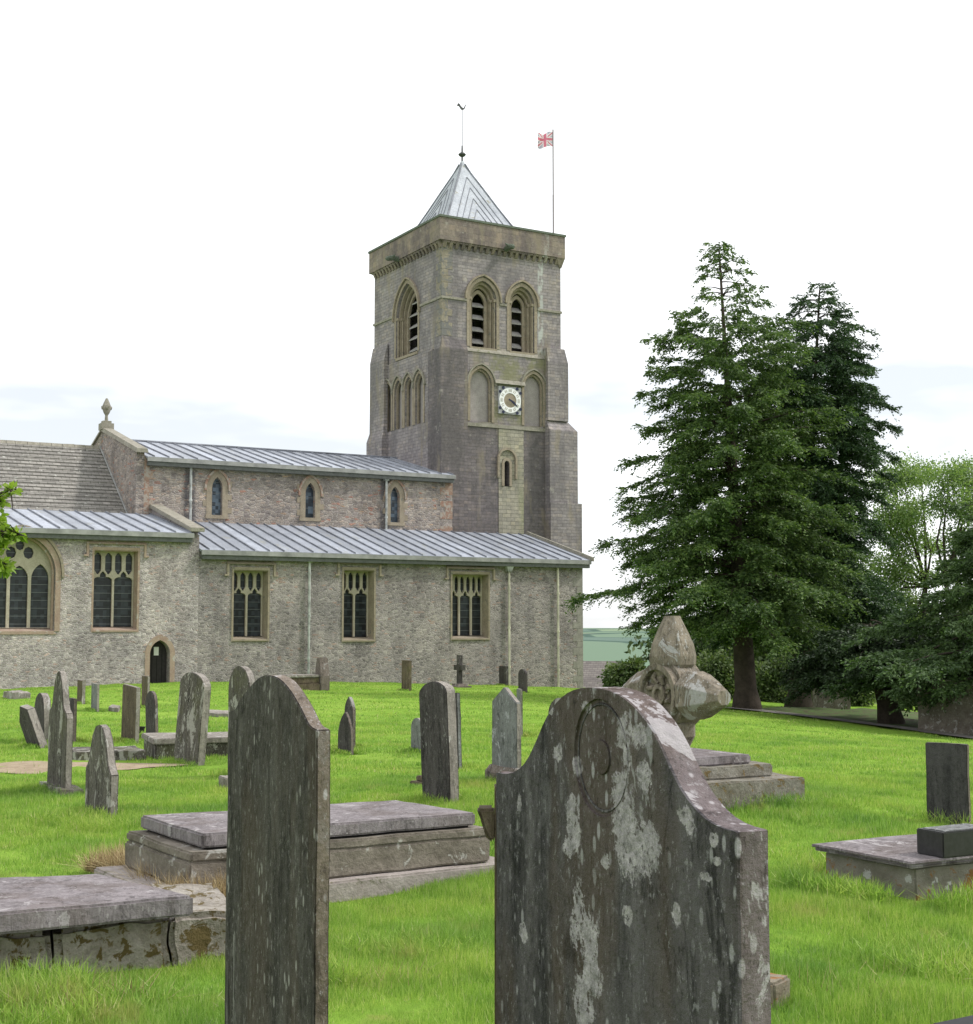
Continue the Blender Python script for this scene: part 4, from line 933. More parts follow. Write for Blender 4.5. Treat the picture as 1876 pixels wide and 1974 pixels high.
def edge_pts(pl, pr, py_r, yaw=0, depth=None):
    """photo columns of the front face at the ground -> two ground points"""
    B = ghit(pr, py_r) if depth is None else P(pr, py_r, depth)
    d = Matrix.Rotation(R(yaw), 3, 'Z') @ ALONG
    r = ray(pl, py_r); # B - w d has x/y = r.x
    w = (B.x-r.x*B.y)/(d.x-r.x*d.y)
    return B-d*w, B, w
GRP = 'old gravestones standing in the churchyard grass'
BASES = []
def stone(pl, pr, pb, pt, kind, mats, label, th=.09, yaw=0, lean=0, tip=0, depth=None, bevel=.008, name='gravestone', wmax=1.0, **kw):
    A, B, w = edge_pts(pl, pr, pb, yaw, depth)
    if w > wmax or w < .25:          # keep a believable width by turning the stone a little
        best = None
        for yy in range(-30, 50, 2):
            A2, B2, w2 = edge_pts(pl, pr, pb, yy, depth)
            if .3 < w2 <= wmax and (best is None or abs(yy-yaw) < best[0]): best = (abs(yy-yaw), A2, B2, w2)
        if best: _, A, B, w = best
    mid = (A+B)/2; zt = P((pl+pr)/2, pt, mid.y).z; zb = g1(mid.x, mid.y) if depth is None else g1(mid.x, mid.y)
    h = zt-zb
    print('%-14s w %.2f h %.2f at %.1f %.1f z %.2f | %s' % (name, w, h, mid.x, mid.y, zb, label[:40]))
    BASES.append((A, B, w)); kw.setdefault('sub', .25 if mid.y < 18 else 0); kw.setdefault('noise', .006)
    return place(name, A, B, zb, kind, h, th, mats, label, group=GRP, lean=lean, tip=tip, bevel=bevel, **kw)
# ---- the two big foreground stones
def foreground():
    # right: dark ogee topped stone with a carved roundel
    s_ = .32
    dL, dR = F*s_/290*1.0, F*s_/405
    A = P(957, 1490, dL); B = P(1420, 1603, dR); mid = (A+B)/2; w = (B-A).length
    zs = (P(957, 1490, dL).z+P(1418, 1604, dR).z)/2; zt = P(1160, 1326, mid.y).z; zb = g1(mid.x, mid.y); h = zt-zb; H = zt-zs
    print('BIG w %.2f h %.2f H %.2f mid %s' % (w, h, H, mid))
    ang = math.atan2((B-A).y, (B-A).x); T = Matrix.Rotation(ang, 3, 'Z')
    def loc(px, py):          # photo point on the front face -> local x,z
        r = ray(px, py); n = T @ Vector((0, -1, 0)); t = Vector((mid.x, mid.y, 0)).dot(n)/Vector((r.x, 1, 0)).dot(n)
        p = Vector((r.x*t, t, 0)); return (p-Vector((mid.x, mid.y, 0))).dot(T @ Vector((1, 0, 0))), EYE+r.z*t-zb
    pts = []
    for (px, py, rx, ry) in ((1198, 1420, 11, 28), (1208, 1395, 8, 20), (1192, 1530, 22, 42), (1206, 1465, 10, 40), (1205, 1590, 26, 40), (1222, 1640, 30, 55), (1250, 1625, 22, 40), (1245, 1500, 14, 30),
                             (1103, 1565, 11, 26), (1106, 1610, 12, 30), (1096, 1630, 9, 20), (1322, 1573, 15, 20), (1330, 1590, 9, 18), (1076, 1452, 9, 16), (1062, 1370, 5, 9), (1130, 1363, 6, 10),
                             (1000, 1553, 5, 18), (1116, 1760, 15, 55), (1135, 1810, 18, 55), (1140, 1870, 16, 50), (1125, 1940, 20, 60), (1212, 1765, 8, 16), (1378, 1620, 7, 12), (1448, 1600, 9, 14), (1455, 1625, 7, 12),
                             (1170, 1660, 8, 14), (1305, 1760, 7, 22), (1383, 1660, 7, 7), (1360, 1690, 9, 8), (1235, 1420, 12, 20), (1010, 1800, 7, 18), (1110, 1475, 7, 14)):
        x0, z0 = loc(px, py); x1, _ = loc(px+rx, py); _, z1 = loc(px, py-ry)
        pts.append((x0, z0, max(abs(x1-x0), .006), abs(z1-z0)))
    mt = stone_mat('dark headstone with pale lichen runs', (.020, .0195, .021), (.078, .074, .076), (.33, .33, .34), .35, speck=.75, brown=.45, patches=pts)
    me_ = stone_mat('purplish headstone edge', (.062, .050, .048), (.135, .116, .115), (.40, .39, .39), .95, speck=.8, brown=.5)
    f = [(0, 1), (.06, .997), (.12, .985), (.19, .96), (.25, .925), (.31, .875), (.36, .82), (.41, .755), (.46, .67), (.51, .565), (.555, .45), (.60, .345), (.65, .24), (.70, .16), (.76, .09), (.82, .04), (.88, .012), (.94, 0), (1, 0)]
    pr = prof_ogee(w, h, H, f); pr = [(x, z if z > 0 else -.4) for x, z in pr]
    # roundel sunk in the face
    rc = loc(1158, 1460); rr = .105
    th = .056
    ci = lambda r, n=32: [(rc[0]+r*math.cos(2*math.pi*k/n), rc[1]+r*math.sin(2*math.pi*k/n)) for k in range(n)]
    root = empty('headstone', (mid.x, mid.y, zb), ang)
    tag(root, 'large dark headstone with curved top, sunk roundel and pale lichen runs, nearest on the right', 'gravestone', GRP)
    MB().plate(pr, [ci(rr)], 0, .005, mh=0).plate(pr, (), .0051, th, mh=1).build('slab', [mt, me_], root, noise=.0025, sub=.09)
    MB().plate(ci(rr*.93), [ci(rr*.88)], .0025, .0049).build('carved_roundel', mt, root, bevel=.002)
    MB().plate(ci(rr*.30, 16), (), .001, .0048).build('roundel_boss', mt, root, bevel=.003)
    # the small projecting lip of the far shoulder
    MB().hexa([(-w/2-.004, .03, h-H-.13), (-w/2+.0, .03, h-H-.13), (-w/2, th-.01, h-H-.13), (-w/2-.004, th-.01, h-H-.13), (-w/2-.05, .03, h-H-.004), (-w/2, .03, h-H-.004), (-w/2, th-.01, h-H-.004), (-w/2-.05, th-.01, h-H-.004)]).build('shoulder_lip', me_, root)
    BASES.append((A, B, w))
    # left: tall narrow-looking slate
    s2 = .262; dL, dR = F*s2/170, F*s2/206
    A = P(441, 1372, dL); B = P(611, 1406, dR); mid = (A+B)/2; w = (B-A).length
    zs = (A.z+B.z)/2; zt = P(520, 1302, mid.y).z; zb = g1(mid.x, mid.y); h = zt-zb; H = zt-zs
    print('TALL w %.2f h %.2f H %.2f mid %s' % (w, h, H, mid))
    mt2 = stone_mat('dark green grey streaked slate', (.022, .021, .020), (.066, .062, .055), (.30, .30, .28), .12, speck=.8, brown=.3)
    me2 = stone_mat('brown and white lichened edge', (.10, .082, .06), (.17, .145, .115), (.50, .50, .50), .9, speck=.7)
    f2 = [(0, 1), (.1, .99), (.2, .95), (.3, .88), (.4, .78), (.5, .66), (.6, .52), (.68, .40), (.75, .27), (.81, .15), (.87, .06), (.93, .015), (1, 0)]
    pr = prof_ogee(w, h, H, f2); pr = [(x, z if z > 0 else -.4) for x, z in pr]
    o = MB().plate(pr, (), 0, .036, mh=1).build('headstone', [mt2, me2], None, noise=.003, sub=.09, bevel=.003)
    o.location = (mid.x, mid.y, zb); o.rotation_euler = (0, 0, math.atan2((B-A).y, (B-A).x))
    tag(o, 'tall dark slate headstone with curved top, nearest on the left', 'gravestone', GRP); BASES.append((A, B, w))
foreground()
# ---- the rest, left to right
stone(58, 74, 1446, 1352, 'peak', [DK, GE], 'short dark gravestone leaning left, leftmost of all', th=.13, lean=-24, tip=14)
stone(66, 84, 1432, 1336, 'round', [DK, GE], 'round topped dark stone just behind the leftmost leaning gravestone', th=.12, lean=-6)
stone(90, 124, 1536, 1294, 'shouldered', [GL, GE], 'tall slender gravestone with narrow pointed head on a low plinth', th=.075, name='tall_gravestone')
stone(131, 140, 1432, 1346, 'square', [DK, DKE], 'thin black edge-on gravestone right behind the tall slender pointed one', th=.06)
stone(148, 157, 1358, 1311, 'square', [BRN, GE], 'small post-like gravestone by the wall, left of a similar greenish one', th=.1)
stone(175, 186, 1371, 1318, 'square', [SLV, GE], 'small greenish grey slab near the wall below the two-light chapel window', th=.06)
stone(163, 211, 1584, 1397, 'wave', [GL, GE], 'short pointed gravestone covered in white lichen, in front of the slender tall one', th=.075, name='short_gravestone')
stone(233, 259, 1434, 1322, 'square', [BRN, GE], 'plain square-topped brown grey slab left of the black vase', th=.08, lean=2)
stone(272, 283, 1366, 1303, 'square', [BRN, GE], 'thin stone post standing left of the small church door', th=.07)
stone(281, 299, 1422, 1332, 'round', [DK, DKE], 'dark round topped slab leaning left below the church door', th=.06, lean=-7)
stone(334, 380, 1474, 1296, 'segment', [GL, GE], 'tall pale lichened gravestone in front of the low chest tomb', th=.11, lean=3, tip=-3)
stone(438, 478, 1500, 1284, 'round', [GL, GE], 'round topped mossy gravestone peeping from behind the tall dark slate', th=.09)
stone(651, 676, 1455, 1372, 'gothic', [DK, DKE], 'small dark pointed gravestone alone on the lawn, the nearer of a pair', th=.05)
stone(663, 679, 1442, 1343, 'gothic', [DK, DKE], 'narrow pointed gravestone, the farther of the small pair on the lawn', th=.06)
stone(774, 787, 1331, 1273, 'square', [BRN, BRN], 'plain brown stone post on the grass near the church wall', th=.14, yaw=0)
stone(814, 868, 1551, 1314, 'segment', [DK, GE], 'broad dark gravestone leaning back behind the chest tomb', th=.10, lean=-4.5, name='leaning_gravestone')
stone(868, 884, 1481, 1336, 'square', [DK, SLV], 'thin slanting slab half hidden behind the broad dark leaning gravestone', th=.05, lean=-5)
stone(792, 812, 1452, 1384, 'round', [SLV, GE], 'low grey round topped stone showing left of the broad dark leaning one', th=.08)
stone(962, 975, 1323, 1284, 'square', [DK, DK], 'small dark square stone at the foot of the middle drainpipe', th=.14)
stone(999, 1013, 1336, 1290, 'round', [DK, DK], 'small black round topped gravestone right of the middle drainpipe', th=.10)
stone(996, 1003, 1420, 1328, 'square', [SLV, GE], 'thin pale slab seen edge on behind the silver grey pointed stone', th=.05)
stone(1057, 1100, 1500, 1346, 'round', [GL, GL], 'lichened rounded stone mostly hidden behind the big foreground headstone', th=.10)
# tall silver grey stone on a scrolled plinth
so1 = stone(948, 996, 1512, 1325, 'peak', [SLV, GE], 'silver grey pointed shaft on a dark plinth, left of the big headstone', th=.06, name='silver_gravestone')
pl_ = MB(); w_ = BASES[-1][2]
pl_.box((-w_/2-.06, -.05, -.3), (w_/2+.06, .15, .10)); pl_.hexa([(-w_/2-.06, -.05, .101), (w_/2+.06, -.05, .101), (w_/2+.06, .15, .101), (-w_/2-.06, .15, .101), (-w_/2-.01, -.01, .17), (w_/2+.01, -.01, .17), (w_/2+.01, .09, .17), (-w_/2-.01, .09, .17)])
pl_.build('plinth', DKE, so1, noise=.008, sub=.12)
# block beside the big headstone's left edge
def bracket():
    D = 4.3; a = P(919, 1555, D); z1 = a.z; z0 = P(919, 1617, D).z; c = P(985, 1600, D); zb = g1(c.x, c.y)
    r = empty('stone_cross', (c.x, c.y, zb)); tag(r, 'mossy low stone cross whose one arm shows left of the big foreground headstone', 'cross')
    xl = a.x-c.x; h0, h1 = z0-zb, z1-zb
    MB().plate([(xl, h1), (xl+.012, h1-.03), (xl+.03, h0+.01), (-.05, h0-.01), (-.05, h1)], (), -.05, .05).build('arm', BRN, r, bevel=.008, noise=.004, sub=.05)
    MB().plate([(.05, h1), (.05, h0-.01), (.12, h0+.01), (.135, h1)], (), -.05, .05).build('arm', BRN, r, bevel=.008, noise=.004, sub=.05)
    MB().box((-.0499, -.05, -.2), (.0499, .05, h1+.07)).build('shaft', BRN, r, bevel=.006)
# small broken stump by the tall slate
def block(name, pl, pr, pt, pb, th, mats, label, cat, yaw=0, kind='square', group=None, noise=.02, depth=None):
    A, B, w = edge_pts(pl, pr, pb, yaw, depth); mid = (A+B)/2; zt = P((pl+pr)/2, pt, mid.y).z; zb = g1(mid.x, mid.y)
    o = place(name, A, B, zb, kind, zt-zb, th, mats, label, cat=cat, bevel=.012, sub=.1, noise=noise, depthm=.1); o['label'] = label
    if group: o['group'] = group
    print(name, round(w, 2), round(zt-zb, 2)); return o
block('footstone', 421, 436, 1498, 1518, .16, [GE, GE], 'small pale footstone low in the grass left of the tall slate', 'footstone')
block('rock', 1440, 1496, 1892, 1944, .16, [plain_stone('orange lichened rock', (.15, .12, .08), (.28, .25, .20), 9, (.26, .13, .05), .8, .58)]*2, 'broken kerb stone with orange lichen by the foot of the big headstone', 'rock', yaw=25)
block('stone_fragment', 6, 27, 1334, 1347, .5, [GE, GE], 'low fallen stone lying against the foot of the church wall', 'stone', noise=.04)
# dark slates on the right
o = stone(1787, 1868, 1592, 1433, 'square', [stone_mat('smooth dark grey slate', (.036, .036, .036), (.058, .057, .056), (.15, .16, .15), -.3, speck=.1), DKE], 'plain square-topped charcoal slate behind the right-hand chest tomb', th=.05, name='slate_headstone', yaw=18, wmax=.8)
# grass pieces of base masonry beside the broad leaning stone
def steps_small():
    A, B, w = edge_pts(789, 818, 1520, 0); c = (A+B)/2; zb = g1(c.x, c.y)
    r = empty('stepped_base', (c.x, c.y, zb), math.atan2(ALONG.y, ALONG.x)); tag(r, 'little stepped stone base left of the broad dark leaning gravestone', 'grave base')
    MB().box((-w/2, 0, -.15), (w/2, .4, .055)).build('step', BRN, r, bevel=.01); MB().box((-w/2+.05, .05, .056), (w/2-.03, .35, .11)).build('step', BRN, r, bevel=.01)
    return r
steps_small()
bracket()
# plinth of the tall slender gravestone
def plinth_for(pl, pr, pt, pb, label):
    A, B, w = edge_pts(pl, pr, pb, 0); c = (A+B)/2; zb = g1(c.x, c.y); zt = P((pl+pr)/2, pt, c.y).z
    return A, B, w, zb, zt
tg = [q for q in bpy.data.objects if q.name == 'tall_gravestone'][0]; w_ = BASES[4][2]
tgp = MB().hexa([(-w_/2-.16, -.10, -.2), (w_/2+.16, -.10, -.2), (w_/2+.16, .22, -.2), (-w_/2-.16, .22, -.2), (-w_/2-.08, -.06, .09), (w_/2+.08, -.06, .09), (w_/2+.08, .17, .09), (-w_/2-.08, .17, .09)])
tgp.build('plinth', GL, tg, noise=.02, sub=.12)
# small cross by the wall
def small_cross():
    p = ghit(886, 1325); zt = P(886, 1263, p.y).z; h = zt-p.z
    r = empty('stone_cross', p, math.atan2(ALONG.y, ALONG.x)-0); tag(r, 'small dark stone cross standing by the church wall under the three-light window', 'cross')
    w = .085
    MB().plate([(-w, .15), (-w, h-.62), (-.34, h-.62+.0), (-.34, h-.40), (-w, h-.40), (-w, h), (w, h), (w, h-.40), (.34, h-.40), (.34, h-.62), (w, h-.62), (w, .15)], (), -.09, .09).build('cross', DK, r, bevel=.012)
    MB().loft([[(sx*a, sy*a*.8, z) for sx, sy in ((-1, -1), (1, -1), (1, 1), (-1, 1))] for a, z in ((.45, -.2), (.42, .06), (.30, .07), (.26, .15))]).build('base', DKE, r, bevel=.01)
small_cross()
def gabled_monument():
    p = ghit(618, 1332); r = empty('gabled_monument', p, math.atan2(WEST.y, WEST.x)); tag(r, 'brown gabled grave monument with a pointed head and low stepped slab by the wall', 'monument')
    s_ = 45.
    zt = P(615, 1268, p.y).z-p.z
    MB().plate([(0, 0), (.75, 0), (.75, .35), (.55, .45), (.36, zt), (.20, zt), (.0, .5)], (), 0, .35, axis='x').build('pointed_head', DKE, r, bevel=.02, noise=.01, sub=.3)
    MB().box((-1.25, .02, -.2), (-.01, .8, .26)).build('lower_step', BRN, r, bevel=.02); MB().box((-1.15, .1, .261), (-.01, .74, .47)).build('upper_step', BRN, r, bevel=.02); MB().box((-1.2, .06, .471), (-.01, .77, .56)).build('slab', GE, r, bevel=.02)
gabled_monument()
# ---- tombs: boxes drawn from the four photo corners of their top slab
M['purple_slab'] = stone_mat('purple grey ledger slab', (.12, .11, .108), (.205, .19, .192), (.38, .37, .36), .75, speck=.5, brown=.3)
M['tomb'] = plain_stone('weathered tomb stone', (.11, .095, .075), (.24, .21, .175), 4, (.36, .35, .32), .9, .60)
M['tomb_pale'] = plain_stone('pale pinkish kerb stone', (.24, .205, .185), (.37, .33, .31), 4, (.16, .15, .11), .7, .60)
M['mossy'] = plain_stone('mossy limestone block', (.19, .165, .135), (.37, .34, .30), 6, (.105, .078, .030), 1.3, .54)
def on_z(px, py, z):
    r = ray(px, py); t = (z-EYE)/r.z; return Vector((r.x*t, t, z))
def quad_box(name, q, z0, z1, mat, parent, grow=0, noise=.006, sub=.16, bevel=.012, sh=(0, 0)):
    c = sum(q, Vector())/4; v = []
    def off(p):
        d = (p-c); d.z = 0; return p+d.normalized()*grow
    for z in (z0, z1): v += [(off(p).x+sh[0]-parent.location.x, off(p).y+sh[1]-parent.location.y, z-parent.location.z) for p in q]
    return MB().hexa(v).build(name, mat, parent, bevel=bevel, noise=noise, sub=sub)
def ccw(q):
    c = sum(q, Vector())/4; return sorted(q, key=lambda p: math.atan2(p.y-c.y, p.x-c.x))
# middle chest tomb
def tomb_mid():
    b = ghit(639, 1728); zt = P(639, 1591, b.y).z
    q = ccw([on_z(271, 1572, zt), on_z(390, 1608, zt), on_z(917, 1566, zt), on_z(764, 1542, zt)])
    c = sum(q, Vector())/4; zg = g1(c.x, c.y); r = empty('chest_tomb', (c.x, c.y, zg)); tag(r, 'low chest tomb with moulded side and thick grey slab behind the tall slate', 'tomb', 'stone chest and ledger tombs')
    H = zt-zg; print('tomb mid', zt, zg, [tuple(round(x, 2) for x in p) for p in q])
    quad_box('slab', q, zt-.085, zt, M['purple_slab'], r)
    quad_box('moulding', q, zt-.16, zt-.10, M['tomb'], r, grow=.09, noise=.006)
    quad_box('recess_strip', q, zt-.101, zt-.086, M['black'], r, grow=-.04, noise=0, sub=0)  # thin near-black strip set back between slab and moulding
    quad_box('chest', q, zt-.33, zt-.161, M['tomb'], r, grow=.10, noise=.012)
    quad_box('kerb', q, zg-.2, zt-.335, M['tomb_pale'], r, grow=.30, noise=.006)
    return q
QM = tomb_mid()
def tomb_left():
    b = ghit(380, 1872); zt = P(377, 1727, b.y).z
    q = [on_z(-150, 1772, zt), on_z(377, 1727, zt), on_z(187, 1684, zt), on_z(-120, 1697, zt)]; q = ccw(q)
    c = sum(q, Vector())/4; zg = g1(c.x, c.y); r = empty('ledger_tomb', (c.x, c.y, zg)); tag(r, 'purplish ledger slab on a mossy rubble plinth at the left edge of the photo', 'tomb', 'stone chest and ledger tombs')
    print('tomb left', zt, zg, [tuple(round(x, 2) for x in p) for p in q])
    quad_box('slab', q, zt-.10, zt, M['purple_slab'], r, noise=.008)
    # rough blocks of the plinth front
    f0 = on_z(-180, 1790, zt-.11); f1 = on_z(470, 1745, zt-.11)
    d = (f1-f0); L = d.length; d.normalize(); nrm = Vector((-d.y, d.x, 0)); x = 0
    while x < L:
        l = random.uniform(.5, .75); a = f0+d*x-nrm*.16; bb = f0+d*(min(x+l, L)-.012)-nrm*.16; dep = 1.0
        v = []
        for z in (zg-.2, zt-.115-random.uniform(0, .02)):
            for p in (a, bb, bb+nrm*dep, a+nrm*dep): v.append((p.x-c.x, p.y-c.y, z-zg))
        MB().hexa(v).build('plinth_block', M['mossy'], r, bevel=.03, noise=.035, sub=.06, fix=False); x += l
    return q
QL = tomb_left()
def tomb_right():
    b = ghit(1729, 1741); zt = P(1756, 1662, b.y-.02).z
    q = ccw([on_z(1562, 1626, zt), on_z(1756, 1662, zt), on_z(2080, 1628, zt), on_z(1860, 1599, zt)])
    c = sum(q, Vector())/4; zg = g1(c.x, c.y); r = empty('chest_tomb', (c.x, c.y, zg)); tag(r, 'low tomb with delaminating slab and orange and white lichen at the right edge', 'tomb', 'stone chest and ledger tombs')
    print('tomb right', zt, zg, [tuple(round(x, 2) for x in p) for p in q])
    quad_box('slab', q, zt-.018, zt, M['purple_slab'], r, noise=.004); quad_box('slab_layer', q, zt-.04, zt-.019, M['purple_slab'], r, grow=-.02, noise=.006)
    m = NT('orange and white lichened tomb side'); o = m.obj()
    col = m.ramp(m.noise(o, 3, 5, .7), [(.3, (.12, .11, .085)), (.7, (.24, .225, .19))])
    col = m.mix(m.step(m.noise(o, 5, 5, .75), .52, .58), col, (.20, .10, .035)); col = m.mix(m.step(m.math('ADD', m.vor(o, 7.5), m.math('MULTIPLY', m.math('SUBTRACT', m.noise(o, 22, 4, .75), .5), .75)), .25, .17), col, (.36, .36, .34)); m.bump(m.noise(o, 20, 5, .7), .8, .02); m.col(col)
    quad_box('chest', q, zg-.25, zt-.041, m.mat, r, grow=-.09, noise=.012)
    # dark granite block on the slab
    e = on_z(1822, 1656, zt); r2 = empty('granite_block', e, math.atan2(WEST.y, WEST.x)-.03); tag(r2, 'black granite vase block resting on the slab of the right-hand tomb', 'vase block')
    h = P(1822, 1606, e.y).z-zt
    bl = MB().plate(rect(0, .42, .002, h), (), 0.01, .22).build('block', simple('black granite', (.022, .021, .022), .45, .4, var=.2, sc=30), r2, bevel=.006)
    MB().box((.03, .03, h+.001), (.39, .19, h+.006)).build('lit_top_sheet', SLV, r2)  # pale sheet that colours in the light on the block's top
    return q
QR = tomb_right()
def tomb_far():
    b = ghit(400, 1459); zt = P(340, 1421, b.y).z
    q = ccw([on_z(278, 1413, zt), on_z(300, 1424, zt), on_z(462, 1421, zt), on_z(436, 1411, zt)])
    c = sum(q, Vector())/4; zg = g1(c.x, c.y); r = empty('chest_tomb', (c.x, c.y, zg)); tag(r, 'far low chest tomb with pale slab behind the tall lichened gravestone', 'tomb', 'stone chest and ledger tombs')
    print('tomb far', zt, zg, [tuple(round(x, 2) for x in p) for p in q])
    quad_box('slab', q, zt-.08, zt, GE, r, grow=.05); quad_box('chest', q, zg-.2, zt-.081, GL, r)
tomb_far()
def low_ledger():
    b = ghit(200, 1452); zt = b.z+.16
    q = ccw([on_z(120, 1441, zt), on_z(150, 1450, zt), on_z(282, 1447, zt), on_z(262, 1438, zt)]); c = sum(q, Vector())/4; zg = g1(c.x, c.y)
    r = empty('ledger_stone', (c.x, c.y, zg)); tag(r, 'mossy flat ledger stone low in the grass beside the far chest tomb', 'ledger', 'stone chest and ledger tombs')
    quad_box('slab', q, zg-.1, zt, GL, r, noise=.02)
low_ledger()
for (l, r_, t, b, lab) in ((209, 232, 1361, 1368, 'pale flat stone sunk in the grass below the chapel windows'), (395, 450, 1371, 1379, 'flat grey ledger sunk in the grass in front of the church wall near the door')):
    bb = ghit((l+r_)/2, b); q = ccw([on_z(l, b-2, bb.z+.05), on_z(r_-4, b, bb.z+.05), on_z(r_, t+2, bb.z+.05), on_z(l+6, t, bb.z+.05)]); c = sum(q, Vector())/4; zg = g1(c.x, c.y)
    r = empty('sunken_slab', (c.x, c.y, zg)); tag(r, lab, 'flat stone'); quad_box('slab', q, zg-.1, zg+.09, GE, r, noise=.02)
def vase():
    p = ghit(269, 1413); h = P(269, 1401, p.y).z-p.z
    MBv = MB().loft([[(a*math.cos(t), a*math.sin(t), z) for t in [2*math.pi*k/12 for k in range(12)]] for a, z in ((.07, -.02), (.08, .02), (.09, h*.6), (.11, h), (.08, h), (.07, h*.7))])
    o = MBv.build('grave_vase', M['black'], None, smooth=False, loc=p); tag(o, 'small black grave vase in the grass between two slabs', 'vase')
vase()
# near black granite corner at the bottom right
def near_granite():
    p = ghit(1846, 2010); r = empty('granite_kerb', (p.x, p.y, g1(p.x, p.y)), math.atan2(WEST.y, WEST.x)); tag(r, 'polished black granite grave kerb cut off by the bottom right corner', 'grave kerb')
    zt = .33; e = on_z(1846, 1972, p.z+zt)
    r.location = (e.x, e.y, g1(e.x, e.y))
    MB().box((0, 0, -.2), (1.4, .12, .30)).build('kerb', simple('polished black granite', (.012, .012, .014), .6, .3, var=.15, sc=60), r, bevel=.01)
near_granite()
# ---- the big weathered cross
def big_cross():
    D = 12.2; zc = P(1300, 1338, D).z; c = P(1298, 1338, D); zg = g1(c.x, c.y)
    mt = stone_mat('buff lichened cross stone', (.085, .075, .055), (.20, .178, .135), (.37, .38, .36), 1.1, speck=.7)
    r = empty('cross_monument', (c.x, c.y, zg), math.atan2(ALONG.y, ALONG.x)); tag(r, 'large weathered stone cross with pointed arms and carved roundel on three steps', 'cross')
    zc -= zg
    def sect(a, b, ch_=.36):      # chamfered rectangle, half sizes a (in plane) and b (thickness)
        k = min(a, b)*ch_; return [(-a, -b+k), (-a+k, -b), (a-k, -b), (a, -b+k), (a, b-k), (a-k, b), (-a+k, b), (-a, b-k)]
    def arm(dirx, dirz, lens):
        rings = []
        for (t, a, b) in lens:
            sc = sect(a, b, .62)
            rings.append([((dirx*t + (-dirz)*u), v, zc + dirz*t + dirx*u) for u, v in sc])
        return MB().loft(rings)
    L = [(0, .15, .14), (.16, .15, .14), (.20, .17, .155), (.26, .205, .185), (.33, .205, .19), (.43, .18, .175), (.55, .125, .13), (.655, .07, .08), (.68, .06, .07)]
    body = arm(0, 1, L); b2 = arm(1, 0, L); b3 = arm(-1, 0, L); body.add(b2.v, b2.f); body.add(b3.v, b3.f)
    low = arm(0, -1, [(0, .13, .14), (.2, .14, .14), (.25, .20, .16), (.36, .20, .16), (.46, .13, .14), (.52, .115, .125), (zc-.40, .12, .13)]); body.add(low.v, low.f)
    # curved webs between the arms
    n = 32; disk = [(.30*math.cos(2*math.pi*k/n), zc+.30*math.sin(2*math.pi*k/n)) for k in range(n)]
    body.plate(disk, (), -.125, .125)
    body.build('cross', mt, r, bevel=.006, noise=.004, sub=.09)
    rg = MB(); ci = lambda q, n=32: [(q*math.cos(2*math.pi*k/n), zc+q*math.sin(2*math.pi*k/n)) for k in range(n)]
    rg.plate(ci(.265), [ci(.215)], -.19, -.126); rg.plate(ci(.09), [ci(.05)], -.17, -.126)
    for k in range(8):
        a = 2*math.pi*k/8+.2; rg.tube([(.10*math.cos(a), -.145, zc+.10*math.sin(a)), (.155*math.cos(a+.3), -.16, zc+.155*math.sin(a+.3)), (.20*math.cos(a+.1), -.145, zc+.20*math.sin(a+.1))], [.02, .028, .015], 6)
    rg.build('carved_roundel', mt, r, bevel=.003)
    rot = r.rotation_euler.z
    rr = empty('dummy'); bpy.data.objects.remove(rr)
    mossy = plain_stone('mossy lichened step', (.13, .115, .085), (.29, .275, .24), 7, (.16, .115, .05), 1, .58)
    for (b, z0, z1, mm) in ((.47, .395-zg, .470-zg, M['purple_slab']), (.60, .292-zg, .394-zg, mossy), (.79, -.2, .291-zg, mossy)):
        MB().box((-b, -b, z0), (b, b, z1)).build('step', mm, r, bevel=.014, noise=.014 if mm is mossy else .004, sub=.12)
BASES.append((Vector((1.4, 11.6, 0)), Vector((2.9, 11.75, 0)), 3.0))
big_cross()
# ================================================================ background: house, walls
def cottage():
    o = P(1128, 1277, 92); 
    r = empty('house', (o.x, o.y, -9), R(-14)); tag(r, 'grey slate roofed house below the churchyard beyond the tower corner', 'house')
    zr = o.z+9; m_roof = M['slates']
    m2 = NT('grey purple roof slates'); q = m2.n('ShaderNodeTexBrick'); oo = m2.xyz(m2.obj()); m2.put(q.inputs['Vector'], m2.comb(oo[0], oo[2])); q.inputs['Scale'].default_value = 1; q.inputs['Brick Width'].default_value = .35; q.inputs['Row Height'].default_value = .13; q.inputs['Mortar Size'].default_value = .008
    q.inputs['Color1'].default_value = (.24, .215, .20, 1); q.inputs['Color2'].default_value = (.17, .15, .145, 1); q.inputs['Mortar'].default_value = (.08, .07, .07, 1)
    m2.col(m2.mix(.5, q.outputs['Color'], m2.ramp(m2.noise(m2.obj(), 1.2, 4), [(.3, .7), (.7, 1.25)]), 'MULTIPLY'))
    MB().box((-9, 0, 0), (1.6, 7, zr-3.0)).build('wall', M['rubble_pale'], r)
    rf = MB().add([(-9.4, -.4, zr-3.1), (5.0, -.4, zr-3.1), (1.8, 3.5, zr), (-9.4, 3.5, zr), (5.0, 7.4, zr-3.1), (-9.4, 7.4, zr-3.1)], [(0, 1, 2, 3), (3, 2, 4, 5), (1, 4, 2), (0, 3, 5), (0, 5, 4, 1)]).build('roof', m2.mat, r)
cottage()
